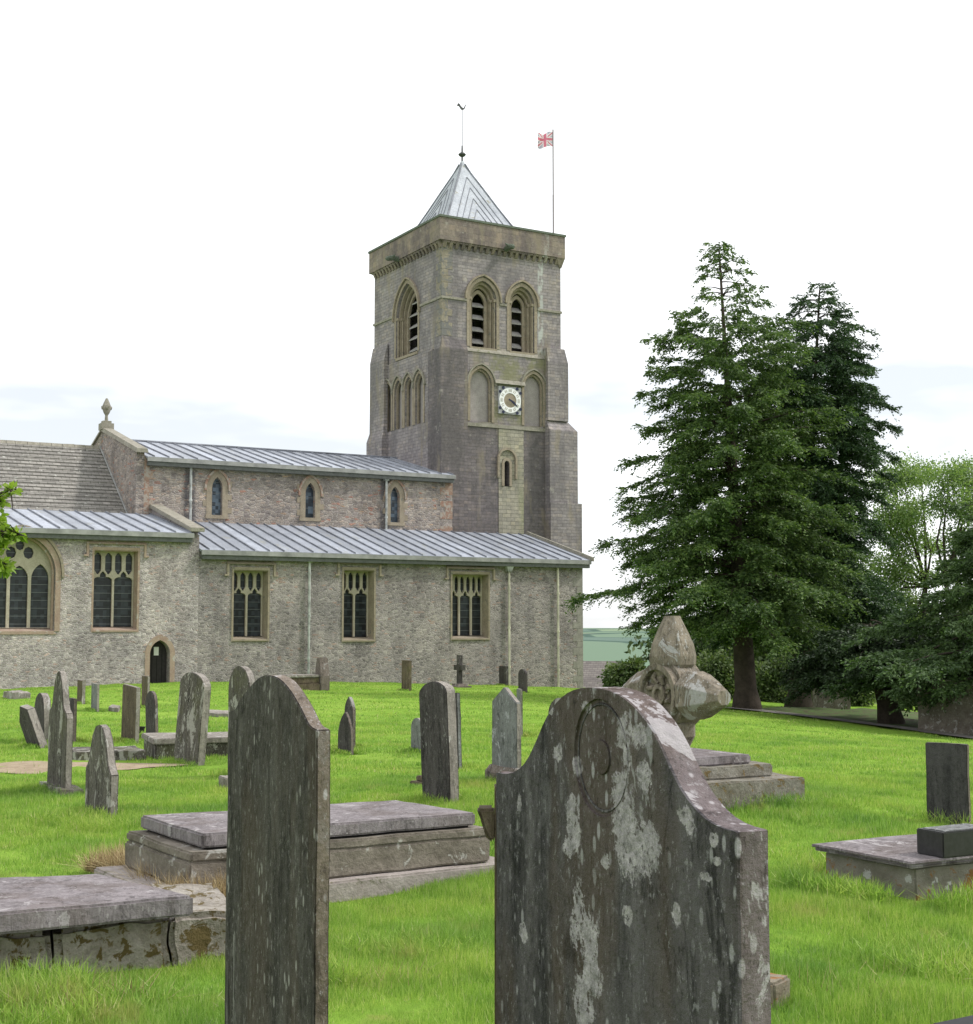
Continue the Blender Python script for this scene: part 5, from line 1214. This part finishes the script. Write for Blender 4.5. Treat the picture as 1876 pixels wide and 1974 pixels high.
def low_wall(name, a, b, h, th, label, mat, z_off=0):
    A = Vector(a); B = Vector(b); d = (B-A); L = d.length; ang = math.atan2(d.y, d.x); zb = min(g1(*A.xy), g1(*B.xy))
    r = empty(name, (A.x, A.y, zb+z_off), ang); tag(r, label, 'wall' if 'wall' in name else 'tomb')
    MB().box((0, 0, -1.0), (L, th, h)).build('masonry', mat, r, noise=.03, sub=.5); MB().box((-.05, -.06, h+.001), (L+.05, th+.06, h+.14)).build('coping', M['coping'], r, noise=.02, sub=.5)
a = P(1578, 1375, 52); b_ = P(1640, 1375, 52); low_wall('table_tomb', (a.x, a.y), (b_.x, b_.y), 1.15, .9, 'pale topped box tomb in shade between the conifer trunks and the cedar', M['tomb'], .3)
a = P(1770, 1400, 41); b_ = P(2100, 1420, 37); low_wall('boundary_wall', (a.x, a.y), (b_.x, b_.y), 1.3, .4, 'low brown boundary wall in the shade under the spreading cedar', M['tomb'], .2)
#SPLIT3#
# ================================================================ TREES AND SHRUBS
def leaf_mat(name, c0, c1, c2, trans=.25, sc=.9):
    m = NT(name, .55, .3); g = m.geo(); o = m.obj()
    col = m.ramp(g.outputs['Random Per Island'], [(0, c0), (.5, c1), (1, c2)])
    col = m.mix(.7, col, m.ramp(m.noise(o, sc, 3, .6), [(.3, (.55, .6, .6)), (.7, (1.45, 1.35, 1.2))]), 'MULTIPLY')
    m.col(col)
    if trans:
        tb = m.n('ShaderNodeBsdfTranslucent'); m.put(tb.inputs[0], m.mix(1, col, (1.3, 1.4, .7), 'MULTIPLY')); ms = m.n('ShaderNodeMixShader'); ms.inputs[0].default_value = trans
        m.t.links.new(m.p.outputs[0], ms.inputs[1]); m.t.links.new(tb.outputs[0], ms.inputs[2]); m.t.links.new(ms.outputs[0], m.t.nodes['Material Output'].inputs['Surface'])
    return m.mat
BARK = plain_stone('dark fissured bark', (.03, .024, .018), (.07, .055, .042), 3, None, 1.2)
CON1 = leaf_mat('yellow green cypress sprays', (.028, .060, .017), (.068, .124, .034), (.145, .215, .065), .25, .7)
CON2 = leaf_mat('deep green cypress sprays', (.018, .044, .020), (.038, .080, .034), (.075, .13, .052), .2, .7)
YEW = leaf_mat('blackish green yew sprays', (.010, .022, .010), (.022, .042, .016), (.04, .07, .026), .1)
CED = leaf_mat('fresh green cedar sprays', (.03, .06, .02), (.055, .10, .035), (.10, .16, .06), .2)
DEC = leaf_mat('light deciduous leaves', (.10, .17, .055), (.17, .26, .095), (.28, .37, .17), .45)
SHR = leaf_mat('glossy shrub leaves', (.05, .085, .03), (.10, .15, .055), (.19, .24, .11), .25)
LIM = leaf_mat('bright lime leaves', (.14, .24, .03), (.22, .33, .05), (.32, .42, .09), .45, 3)
def nrm_(a): return a/np.maximum(np.linalg.norm(a, axis=-1, keepdims=True), 1e-9)
def leaf_quads(p, d, L, Wd, fold=.25):
    """diamond leaves at p along d"""
    n = len(p); d = nrm_(d); r = nrm_(np.cross(d, rng.normal(size=(n, 3)))); L = np.asarray(L).reshape(-1, 1)*np.ones((n, 1)); Wd = np.asarray(Wd).reshape(-1, 1)*np.ones((n, 1))
    q = np.empty((n, 4, 3)); q[:, 0] = p; q[:, 1] = p+d*L*.45+r*Wd*.5; q[:, 2] = p+d*L; q[:, 3] = p+d*L*.45-r*Wd*.5
    return q.reshape(-1, 3)
def conifer(name, label, base, env, ztop, zlow, axis_shift, mat, nbr, density, leaf=(.15, .05), droop=.26, shoot=(.45, 1.0), trunk_r=.42, seed=1, sparse=.75, group=None, grow=1.0, ragged=.5):
    """env: list of (z, left radius, right radius); branches in all directions, each carrying flat drooping fronds"""
    rg = np.random.default_rng(seed); H = ztop
    zs = np.array([e[0] for e in env]); rl = np.array([e[1] for e in env]); rr = np.array([e[2] for e in env])
    root = empty(name, base); tag(root, label, 'tree', group)
    ax = lambda z: np.array([axis_shift*z/H, 0, z])
    tm = MB(); tm.tube([(ax(z)[0], 0, z) for z in (-.6, .15, .6, 2, H*.25, H*.5, H*.75, H*.97)], [trunk_r*1.7, trunk_r*1.35, trunk_r*1.05, trunk_r*.95, trunk_r*.75, trunk_r*.48, trunk_r*.2, .03], 12)
    P_, D_, S_ = [], [], []
    for k in range(nbr):
        u = (k+rg.uniform(0, 1))/nbr; z = zlow+(H-zlow)*(1-(1-u)**1.12) if True else 0
        z = zlow+(H*.985-zlow)*u
        a = k*2.39996+rg.normal()*.35; c = math.cos(a); s_ = math.sin(a)
        Rl, Rr = np.interp(z, zs, rl), np.interp(z, zs, rr); rad = (Rr if c > 0 else Rl)*c*c+(Rl+Rr)/2*s_*s_
        frac = (z-zlow)/(H-zlow)
        L = rad*(rg.uniform(.58, 1.05) if rg.random() < .75 else rg.uniform(1.05, 1.32))*grow
        if math.sin(z*1.9+1.3*math.sin(a*2+z))+math.sin(a*3-z*1.1) > 1.35 and rg.random() < ragged: continue
        if frac > .72 and rg.random() < (frac-.72)*1.5: continue
        if L < .15: L = .15
        up = .10+.35*frac+rg.normal()*.16; st = ax(z)-np.array([0, 0, L*(up-droop*.5)])*.6; st[2] = max(st[2], 1.0)
        t = np.linspace(0, 1, 7)[:, None]; dirh = np.array([c, s_, 0])
        path = st+dirh*L*t+np.array([0, 0, 1])*L*(up*t-droop*t*t)
        if (k % 2 == 0 and frac < .6) or frac > .85: tm.tube([tuple(q) for q in path[:6]], [max(.012, .05*(1-frac)+.02)*(1-j/6.5) for j in range(6)], 5)
        ns = max(4, int(L*density*(1-(sparse*frac)**1.3)*(.55 if frac > .8 else 1)))
        tt = rg.uniform(.18, 1.02, ns)**.8; idx = np.clip(tt*6, 0, 5.999); i0 = idx.astype(int); fr = (idx-i0)[:, None]
        pp = path[i0]*(1-fr)+path[i0+1]*fr
        lat = np.array([-s_, c, 0]); side = rg.choice([-1, 1], ns)[:, None]
        sd_ = nrm_(dirh*rg.uniform(.3, 1.0, (ns, 1))+lat*side*rg.uniform(.1, 1.1, (ns, 1))+np.array([0, 0, -1])*rg.uniform(0, .75, (ns, 1))+np.array([0, 0, 1])*.15)
        sl = rg.uniform(shoot[0], shoot[1], ns)*(.55+.6*(1-frac))*(1.1-.45*tt)
        P_.append(pp); D_.append(sd_); S_.append(sl)
    pp = np.concatenate(P_); dd = np.concatenate(D_); ss = np.concatenate(S_)
    nl = 14; n = len(pp); w = np.linspace(.05, 1, nl)[None, :, None]
    bend = np.array([0, 0, -1.0])*(w**2)*rg.uniform(-.15, .5, (n, 1, 1))
    base_p = pp[:, None, :]+(dd[:, None, :]*w+bend)*ss[:, None, None]+rg.normal(size=(n, nl, 3))*.025
    latv = nrm_(np.cross(dd, np.array([0, 0, 1.0])+rg.normal(size=dd.shape)*.25))[:, None, :]*np.where(np.arange(nl) % 2 == 0, 1, -1)[None, :, None]
    ld = dd[:, None, :]*.8+latv*rg.uniform(.3, .9, (n, nl, 1))+np.array([0, 0, -1])*rg.uniform(-.3, .7, (n, nl, 1))
    q = leaf_quads(base_p.reshape(-1, 3), ld.reshape(-1, 3), rg.uniform(leaf[0]*.7, leaf[0]*1.3, n*nl)*np.tile(1.15-.5*w[0, :, 0], n), leaf[1]*rg.uniform(.8, 1.3, n*nl))
    print(name, 'leaves', n*nl)
    tm.build('trunk', BARK, root, smooth=True)
    np_mesh('crown', q, 4, mat, root)
    return root
def env_px(base, rows, cx):
    d = base.y; out = []
    for (py, l, r_) in rows:
        z = P(cx, py, d).z-base.z; out.append((z, l/F*d, r_/F*d))
    out.sort(); return out
T1 = ghit(1440, 1368); T2 = ghit(1540, 1368); print('trees at', T1, T2)
T1.z = g1(T1.x, T1.y)+.1; T2.z = g1(T2.x, T2.y)+.1
sh = P(1385, 470, T1.y).x-T1.x
e1_ = env_px(T1, [(455, 4, 6), (480, 22, 30), (530, 48, 62), (560, 62, 95), (640, 122, 145), (720, 145, 175), (800, 135, 180), (870, 190, 180), (960, 190, 175), (1050, 215, 180), (1120, 238, 190), (1200, 235, 190), (1300, 200, 175)], 1400)
conifer('cypress_tree', 'taller wide conifer left of its darker neighbour, with bare spiky top, beside the church', T1, e1_, P(1380, 452, T1.y).z-T1.z, 2.7, sh, CON1, 360, 27, seed=3, sparse=.85, trunk_r=.36, group='tall conifers beside the church')
e2_ = env_px(T2, [(530, 4, 6), (560, 30, 28), (590, 65, 55), (640, 98, 95), (720, 145, 118), (800, 145, 128), (830, 120, 122), (900, 130, 120), (960, 140, 128), (1060, 150, 142), (1160, 150, 146), (1240, 150, 140), (1280, 120, 120)], 1580)
conifer('cypress_tree', 'darker denser conifer with a spiky top, right of the wider taller one', T2, e2_, P(1583, 535, T2.y).z-T2.z, 2.9, P(1582, 560, T2.y).x-T2.x, CON2, 400, 33, seed=5, trunk_r=.38, droop=.42, sparse=.6, grow=.98, group='tall conifers beside the church')
# spreading cedar on the right
C1 = P(1935, 1400, 40); C1.z = g1(C1.x, C1.y)
ce = env_px(C1, [(940, 20, 60), (975, 110, 120), (1010, 60, 80), (1065, 130, 160), (1110, 100, 150), (1150, 190, 200), (1200, 245, 230), (1250, 285, 250), (1330, 190, 250)], 1935)
conifer('cedar_tree', 'spreading cedar with flat layered boughs at the right edge of the photo', C1, ce, P(1935, 930, 40).z-C1.z, 1.3, 0, CED, 150, 20, leaf=(.16, .05), droop=.30, seed=9, trunk_r=.35, sparse=.3, shoot=(.35, .8))
Y1 = ghit(1718, 1398); Y1.z += .1
ye_ = env_px(Y1, [(1200, 60, 60), (1230, 120, 140), (1270, 150, 175), (1310, 130, 160), (1340, 80, 110)], 1690)
conifer('yew_tree', 'dark low yew with crooked trunk in the shade between conifer and cedar', Y1, ye_, P(1690, 1195, Y1.y).z-Y1.z, 1.3, -.6, YEW, 130, 26, leaf=(.14, .05), droop=.35, seed=12, trunk_r=.30, sparse=.1, shoot=(.3, .7))
def cloud_tree(name, label, base, clumps, n, mat, leaf, trunk=None, cat='tree', seed=1, group=None, crown='crown'):
    rg = np.random.default_rng(seed); root = empty(name, base); tag(root, label, cat, group)
    bs = np.array(base); pts = []; dirs = []; tm = MB()
    tot = sum(c[3]**2 for c in clumps)
    for (x, y, z, r) in clumps:
        k = int(n*r*r/tot); c = np.array([x, y, z])
        # sub-clumps on the shell, leaves round each
        m_ = max(6, int(22*r)); sc = c+nrm_(rg.normal(size=(m_, 3)))*r*rg.uniform(.25, .95, (m_, 1))*np.array([1, 1, .8])
        ci = rg.integers(0, m_, k); p = sc[ci]+rg.normal(size=(k, 3))*r*.33*np.array([1, 1, .8])
        pts.append(p); dirs.append(nrm_(p-c)+rg.normal(size=(k, 3))*.6+np.array([0, 0, -.3]))
        if trunk:
            a = np.array([trunk[0], trunk[1], trunk[2]])
            mid = (a+c)/2+rg.normal(size=3)*.2; tm.tube([tuple(a), tuple(mid), tuple(c)], [trunk[3]*.5, trunk[3]*.3, trunk[3]*.12], 6)
            for q_ in sc[:5]: tm.tube([tuple(c), tuple((c+q_)/2+rg.normal(size=3)*.08), tuple(q_)], [trunk[3]*.12, trunk[3]*.08, .012], 4)
    p = np.concatenate(pts); d = np.concatenate(dirs)
    if trunk:
        tm.tube([(0, 0, -.4), (0, 0, .3), (trunk[0]*.5, trunk[1]*.5, trunk[2]*.5), (trunk[0], trunk[1], trunk[2])], [trunk[3]*1.5, trunk[3]*1.1, trunk[3]*.9, trunk[3]*.6], 8)
        tm.build('trunk', BARK, root, smooth=True)
    np_mesh(crown, leaf_quads(p, d, rg.uniform(leaf[0]*.7, leaf[0]*1.3, len(p)), leaf[1]), 4, mat, root)
    return root
def clumps_px(base, rows, d):
    out = []
    for (px, py, r, dy) in rows:
        q = P(px, py, d+dy); out.append((q.x-base.x, q.y-base.y, q.z-base.z, r/F*d))
    return out
def mk_tree(name, label, px, d, rows, n, mat, leaf, tz, tr, seed, group=None, cat='tree'):
    b = P(px, 1400, d); b.z = g1(b.x, b.y); t = P(px+tz[0], tz[1], d)
    cloud_tree(name, label, b, clumps_px(b, rows, d), n, mat, leaf, trunk=(t.x-b.x, t.y-b.y, t.z-b.z, tr), seed=seed, group=group, cat=cat)
mk_tree('broadleaf_tree', 'airy pale green broadleaf tree behind the dark conifer, nearer the conifer', 1775, 68, [(1710, 930, 40, 0), (1740, 915, 40, 0), (1775, 915, 34, 2), (1715, 1010, 44, 0), (1730, 985, 42, -1), (1715, 1090, 40, 0), (1700, 1150, 40, 0), (1750, 1200, 40, 0), (1775, 990, 34, 1), (1745, 1050, 40, 0), (1800, 1050, 26, 2), (1740, 1110, 40, 0), (1760, 1160, 36, 1), (1790, 1110, 24, 0)], 27000, DEC, (.12, .085), (10, 1130), .16, 21, 'pale broadleaf trees behind the conifers')
mk_tree('broadleaf_tree', 'airy pale green broadleaf tree at the right edge behind the cedar', 1850, 66, [(1830, 925, 36, 0), (1870, 915, 40, 1), (1820, 975, 34, 0), (1865, 980, 40, -1), (1905, 950, 44, 0), (1845, 1040, 34, 0), (1890, 1045, 40, 1), (1830, 1100, 26, 0), (1870, 1120, 34, 0), (1930, 1010, 50, 0)], 20000, DEC, (.12, .085), (-25, 1130), .18, 22, 'pale broadleaf trees behind the conifers')
def bush(label, px, py, d, rows, n, mat, leaf, seed, name='shrub', crown='foliage'):
    b = P(px, py, d); b.z = g1(b.x, b.y)
    cloud_tree(name, label, b, clumps_px(b, rows, d), n, mat, leaf, cat='shrub', seed=seed, group='shrubs round the edge of the churchyard', crown=crown)
bush('yellowish green bush at the corner between church and conifer', 1205, 1310, 56, [(1195, 1300, 24, 0), (1222, 1292, 22, 0), (1240, 1312, 22, 0), (1180, 1318, 16, 0)], 3500, SHR, (.16, .10), 31)
bush('glossy pale laurel between the two conifer trunks', 1492, 1350, 58, [(1480, 1310, 34, 0), (1515, 1300, 34, 0), (1495, 1345, 34, 0), (1470, 1350, 22, 0), (1530, 1345, 24, 0)], 6500, SHR, (.17, .09), 32)
bush('greyish leafed bush behind the stone cross, left of the first conifer trunk', 1380, 1330, 60, [(1370, 1290, 40, 0), (1405, 1300, 34, 0), (1345, 1315, 34, 0), (1395, 1340, 34, 0)], 6500, SHR, (.17, .09), 33)
bush('loose light green shrub right of the second conifer trunk', 1600, 1350, 60, [(1585, 1330, 36, 0), (1625, 1310, 34, 0), (1660, 1330, 34, 0), (1575, 1360, 20, 0), (1640, 1350, 28, 0)], 5500, SHR, (.17, .09), 34)
bush('sunlit shrub seen through the gap beside the yew trunk', 1770, 1370, 54, [(1760, 1330, 34, 0), (1790, 1350, 32, 0), (1735, 1355, 26, 0), (1830, 1340, 40, 0), (1870, 1350, 40, 0)], 6500, SHR, (.16, .09), 35)
# dark wood closing off the view behind the trees
def wood():
    rg = np.random.default_rng(44); n = 46000
    u = rg.random(n); a = P(1300, 1250, 96); b = P(2150, 1250, 60)
    x = a.x*(1-u)+b.x*u; y = a.y*(1-u)+b.y*u; gz = G(x, y)
    top = np.interp(u, [0, .14, .3, .5, .7, 1], [.0, 1.2, 1.9, 1.7, 1.6, 2.2])+.6*np.sin(u*60)+.4*np.sin(u*143+1)
    z = gz+(np.clip(top-gz, 1, 30))*rg.random(n)**.75
    p = np.c_[x+rg.normal(size=n)*1.2, y+rg.normal(size=n)*1.6, z]
    o = np_mesh('far_wood', leaf_quads(p, rg.normal(size=(n, 3))+np.array([0, -.5, -.3]), rg.uniform(.35, .6, n), .26), 4, YEW2)
    tag(o, 'dark hedge and wood closing the view behind the churchyard trees', 'wood', kind='stuff')
YEW2 = leaf_mat('far hedge foliage', (.03, .05, .02), (.05, .08, .03), (.09, .13, .05), .15, .4)
wood()
# sprays of lime green leaves reaching in from a tree outside the left edge
def lime_tree():
    d = 16.0; b = P(-230, 1400, d); b.z = g1(b.x, b.y)
    rows = [(-6, 962, 15, 0), (6, 1030, 18, 0), (-18, 1045, 24, .2), (32, 1027, 9, 0), (2, 1092, 16, 0), (-20, 1085, 20, .1), (22, 945, 8, 0), (-60, 1010, 50, 0), (-120, 950, 80, .5), (-200, 1000, 110, 1), (-150, 860, 80, 0)]
    t = P(-200, 1020, d)
    cloud_tree('lime_tree', 'bright lime green leaf sprays reaching in from the left edge before the chapel', b, clumps_px(b, rows, d), 14000, LIM, (.085, .06), trunk=(t.x-b.x, t.y-b.y, t.z-b.z, .06), seed=51)
lime_tree()
# ================================================================ GRASS
def grass_mat():
    m = NT('grass blades', .75, .2); g = m.geo(); o = m.obj()
    col = m.ramp(g.outputs['Random Per Island'], [(0, (.14, .245, .034)), (.35, (.22, .36, .048)), (.75, (.31, .45, .075)), (.93, (.41, .51, .12)), (1, (.48, .44, .22))])
    col = m.mix(1, col, m.ramp(m.noise(m.map(o, (1, 1, 0)), .55, 5, .65), [(.28, (.50, .66, .9)), (.5, (.98, .98, 1.15)), (.72, (1.42, 1.14, 1.7))]), 'MULTIPLY')
    col = m.mix(.8, col, m.ramp(m.noise(m.map(o, (1, 1, 0), (9, 1, 0)), 3.1, 4, .7), [(.3, (.55, .68, .7)), (.5, (1, 1, 1)), (.7, (1.2, 1.15, 1.3))]), 'MULTIPLY')
    col = m.mix(m.math('MULTIPLY', m.step(m.noise(m.map(o, (1, 1, 0), (5, 3, 0)), 1.6, 6, .75), .54, .68), .62), col, (.40, .34, .16))
    m.col(col)
    tb = m.n('ShaderNodeBsdfTranslucent'); m.put(tb.inputs[0], m.mix(1, col, (1.25, 1.35, .8), 'MULTIPLY')); ms = m.n('ShaderNodeMixShader'); ms.inputs[0].default_value = .35
    m.t.links.new(m.p.outputs[0], ms.inputs[1]); m.t.links.new(tb.outputs[0], ms.inputs[2]); m.t.links.new(ms.outputs[0], m.t.nodes['Material Output'].inputs['Surface'])
    return m.mat
def in_quad(x, y, q, grow=0):
    c = sum(q, Vector())/4; q = [c+(p-c)*(1+grow) for p in q]; ok = np.ones(len(x), bool)
    for i in range(4):
        a, b = q[i], q[(i+1) % 4]; ok &= ((b.x-a.x)*(y-a.y)-(b.y-a.y)*(x-a.x)) > 0
    return ok
def vnoise(x, y, s, seed=0):
    return (np.sin(x*s+1.3*np.sin(y*s*.7+seed)+seed)+np.sin(y*s*1.1+1.7*np.sin(x*s*.6+2*seed)+.5)+np.sin((x+y)*s*1.7+seed*3))/3
def blades(x, y, h, wd, lean=.45, zoff=0.0, two=False):
    n = len(x); z = G(x, y)+zoff; a = rng.uniform(0, 2*np.pi, n); la = rng.uniform(0, 2*np.pi, n); ll = np.abs(rng.normal(0, lean, n))*h
    near = np.clip((76-y)/10, 0, 1); z += near*(.018*np.sin(x*2.1+y*.7)+.015*np.sin(x*.9-y*1.7+1)+.01*np.sin(x*4.3+y*3.1))-.008
    cx_, sx_ = np.cos(a)*wd/2, np.sin(a)*wd/2
    up = h*np.sqrt(np.clip(1-.3*(ll/np.maximum(h, 1e-6))**2, .3, 1)); ux, uy = np.cos(la)*ll, np.sin(la)*ll
    if not two:
        q = np.empty((n, 3, 3)); q[:, 0] = np.c_[x-cx_, y-sx_, z]; q[:, 1] = np.c_[x+cx_, y+sx_, z]; q[:, 2] = np.c_[x+ux, y+uy, z+up]
        return q.reshape(-1, 3)
    q = np.empty((n, 6, 3)); mx_, my_, mz = x+ux*.35, y+uy*.35, z+up*.62
    q[:, 0] = np.c_[x-cx_, y-sx_, z]; q[:, 1] = np.c_[x+cx_, y+sx_, z]; q[:, 2] = np.c_[mx_, my_, mz+up*.04]
    q[:, 3] = np.c_[mx_-cx_*.8, my_-sx_*.8, mz-up*.05]; q[:, 4] = np.c_[mx_+cx_*.8, my_+sx_*.8, mz-up*.05]; q[:, 5] = np.c_[x+ux, y+uy, z+up]
    return q.reshape(-1, 3)
def scatter(d0, d1, n, power=1.0):
    y = np.sqrt(rng.uniform(d0**2, d1**2, n)); px = rng.uniform(-30, 1906, n); return (px-CX)/F*y*1.02, y
def bank_side(x, y):
    """True on the lawn side of the path"""
    px_ = np.array([p.x for p in pA]); py_ = np.array([p.y for p in pA]); o = np.argsort(px_)
    lim = np.interp(x, px_[o], py_[o], left=1e9, right=py_.min()-6)
    return y < lim
def lawn():
    Q = []
    for (d0, d1, n, h, wd) in ((5.0, 9.5, 330000, .058, .0042), (9.5, 16, 260000, .052, .007), (16, 30, 200000, .05, .012), (30, 64, 120000, .045, .026)):
        x, y = scatter(d0, d1, n); k = 1+.45*vnoise(x, y, 2.3, 1)+.35*vnoise(x, y, 6.1, 2)
        hh = h*np.clip(k, .35, 2.2)*rng.uniform(.55, 1.25, n)
        ok = bank_side(x, y)
        for q in (QM, QL, QR): ok &= ~in_quad(x, y, q, .05)
        # bare earth patch
        e = ghit(120, 1478); ok &= ~((((x-e.x)/1.35)**2+((y-e.y)/.95)**2 < 1) & (rng.random(n) < .95))
        x, y, hh = x[ok], y[ok], hh[ok]; Q.append(blades(x, y, hh, wd*rng.uniform(.7, 1.3, len(x))))
    # longer tufts round the stones
    for (A, B, w) in BASES:
        n = int(1100*max(w, .4)); t = rng.uniform(-.15, 1.15, n); off = np.abs(rng.normal(0, .09, n))+.01; side = rng.choice([-1, 1], n)
        d = (B-A).normalized(); nn = Vector((-d.y, d.x, 0)); off = np.where(side > 0, off+.08, -off)
        x = A.x+(B.x-A.x)*t+nn.x*off; y = A.y+(B.y-A.y)*t+nn.y*off
        sc = .7 if A.y > 12 else 1
        Q.append(blades(x, y, rng.uniform(.05, .15, n)*sc, .006 if A.y < 20 else .02, .6, two=True))
    def edge(q, n, hmax):
        for i in range(4):
            a, b = q[i], q[(i+1) % 4]; c = sum(q, Vector())/4; t = rng.random(n); off = np.abs(rng.normal(0, .10, n))+.12
            dx, dy = (b-a).x, (b-a).y; l = math.hypot(dx, dy); nx, ny = dy/l, -dx/l
            x = a.x+dx*t+nx*off; y = a.y+dy*t+ny*off; Q.append(blades(x, y, rng.uniform(.06, hmax, n), .008, .6, two=True))
    edge([Vector((p.x, p.y, 0)) for p in QR], 1500, .17)
    # rank tufts at the bottom left corner and along the rubble plinth
    for (px, py, r, n, hm_) in ((0, 1945, .30, 4500, .20), (150, 1960, .30, 1800, .12), (300, 1975, .4, 1200, .08), (20, 1975, .35, 2500, .16), (640, 1900, .12, 500, .14), (800, 1830, .3, 900, .13), (1810, 1850, .3, 1200, .14), (1860, 1870, .25, 900, .16), (120, 1590, .3, 900, .16), (205, 1600, .3, 900, .16)):
        g_ = ghit(px, py); a = rng.uniform(0, 2*np.pi, n); rr_ = r*np.sqrt(rng.random(n)); x = g_.x+np.cos(a)*rr_*1.3; y = g_.y+np.sin(a)*rr_
        Q.append(blades(x, y, rng.uniform(.4, 1, n)*hm_, .006, .7, two=True))
    o = np_mesh('grass', np.concatenate(Q), 3, grass_mat()); tag(o, 'bright green churchyard grass, longer round the stones', 'grass', kind='stuff')
    print('blades', sum(len(q) for q in Q)//3)
lawn()
def hay():
    m = NT('dry straw', .8, .2); g = m.geo(); m.col(m.ramp(g.outputs['Random Per Island'], [(0, (.16, .11, .05)), (.5, (.36, .27, .14)), (1, (.55, .45, .26))]))
    Q = []
    for (px, py, r, n, dz) in ((400, 1700, .33, 4500, .06), (330, 1672, .30, 3500, .05), (250, 1662, .22, 2500, .03), (420, 1740, .25, 3000, .1), (690, 1870, .25, 260, -.05), (1225, 1870, .2, 200, -.04), (1600, 1880, .3, 160, -.06), (130, 1930, .3, 300, 0)):
        g_ = ghit(px, py+25); a = rng.uniform(0, 2*np.pi, n); rr_ = r*np.sqrt(rng.random(n)); x = g_.x+np.cos(a)*rr_*1.4; y = g_.y+np.sin(a)*rr_*.8
        Q.append(blades(x, y, rng.uniform(.04, .20, n), .006, 1.3, dz))
    o = np_mesh('hay', np.concatenate(Q), 3, m.mat); tag(o, 'dry straw lying between the two near tombs', 'hay', kind='stuff')
hay()
def bare_earth():
    e = ghit(120, 1478); v = [(e.x, e.y, g1(e.x, e.y)+.06)]; n = 40
    for k in range(n):
        a = 2*math.pi*k/n; r = 1+.18*math.sin(3*a+1)+.12*math.sin(7*a); x, y = e.x+1.3*r*math.cos(a), e.y+.85*r*math.sin(a); v.append((x, y, g1(x, y)+.0))
    o = MB().add(v, [(0, 1+k, 1+(k+1) % n) for k in range(n)]).build('bare_earth', plain_stone('pinkish bare soil', (.24, .18, .12), (.36, .29, .20), 6)); tag(o, kind='structure')
bare_earth()
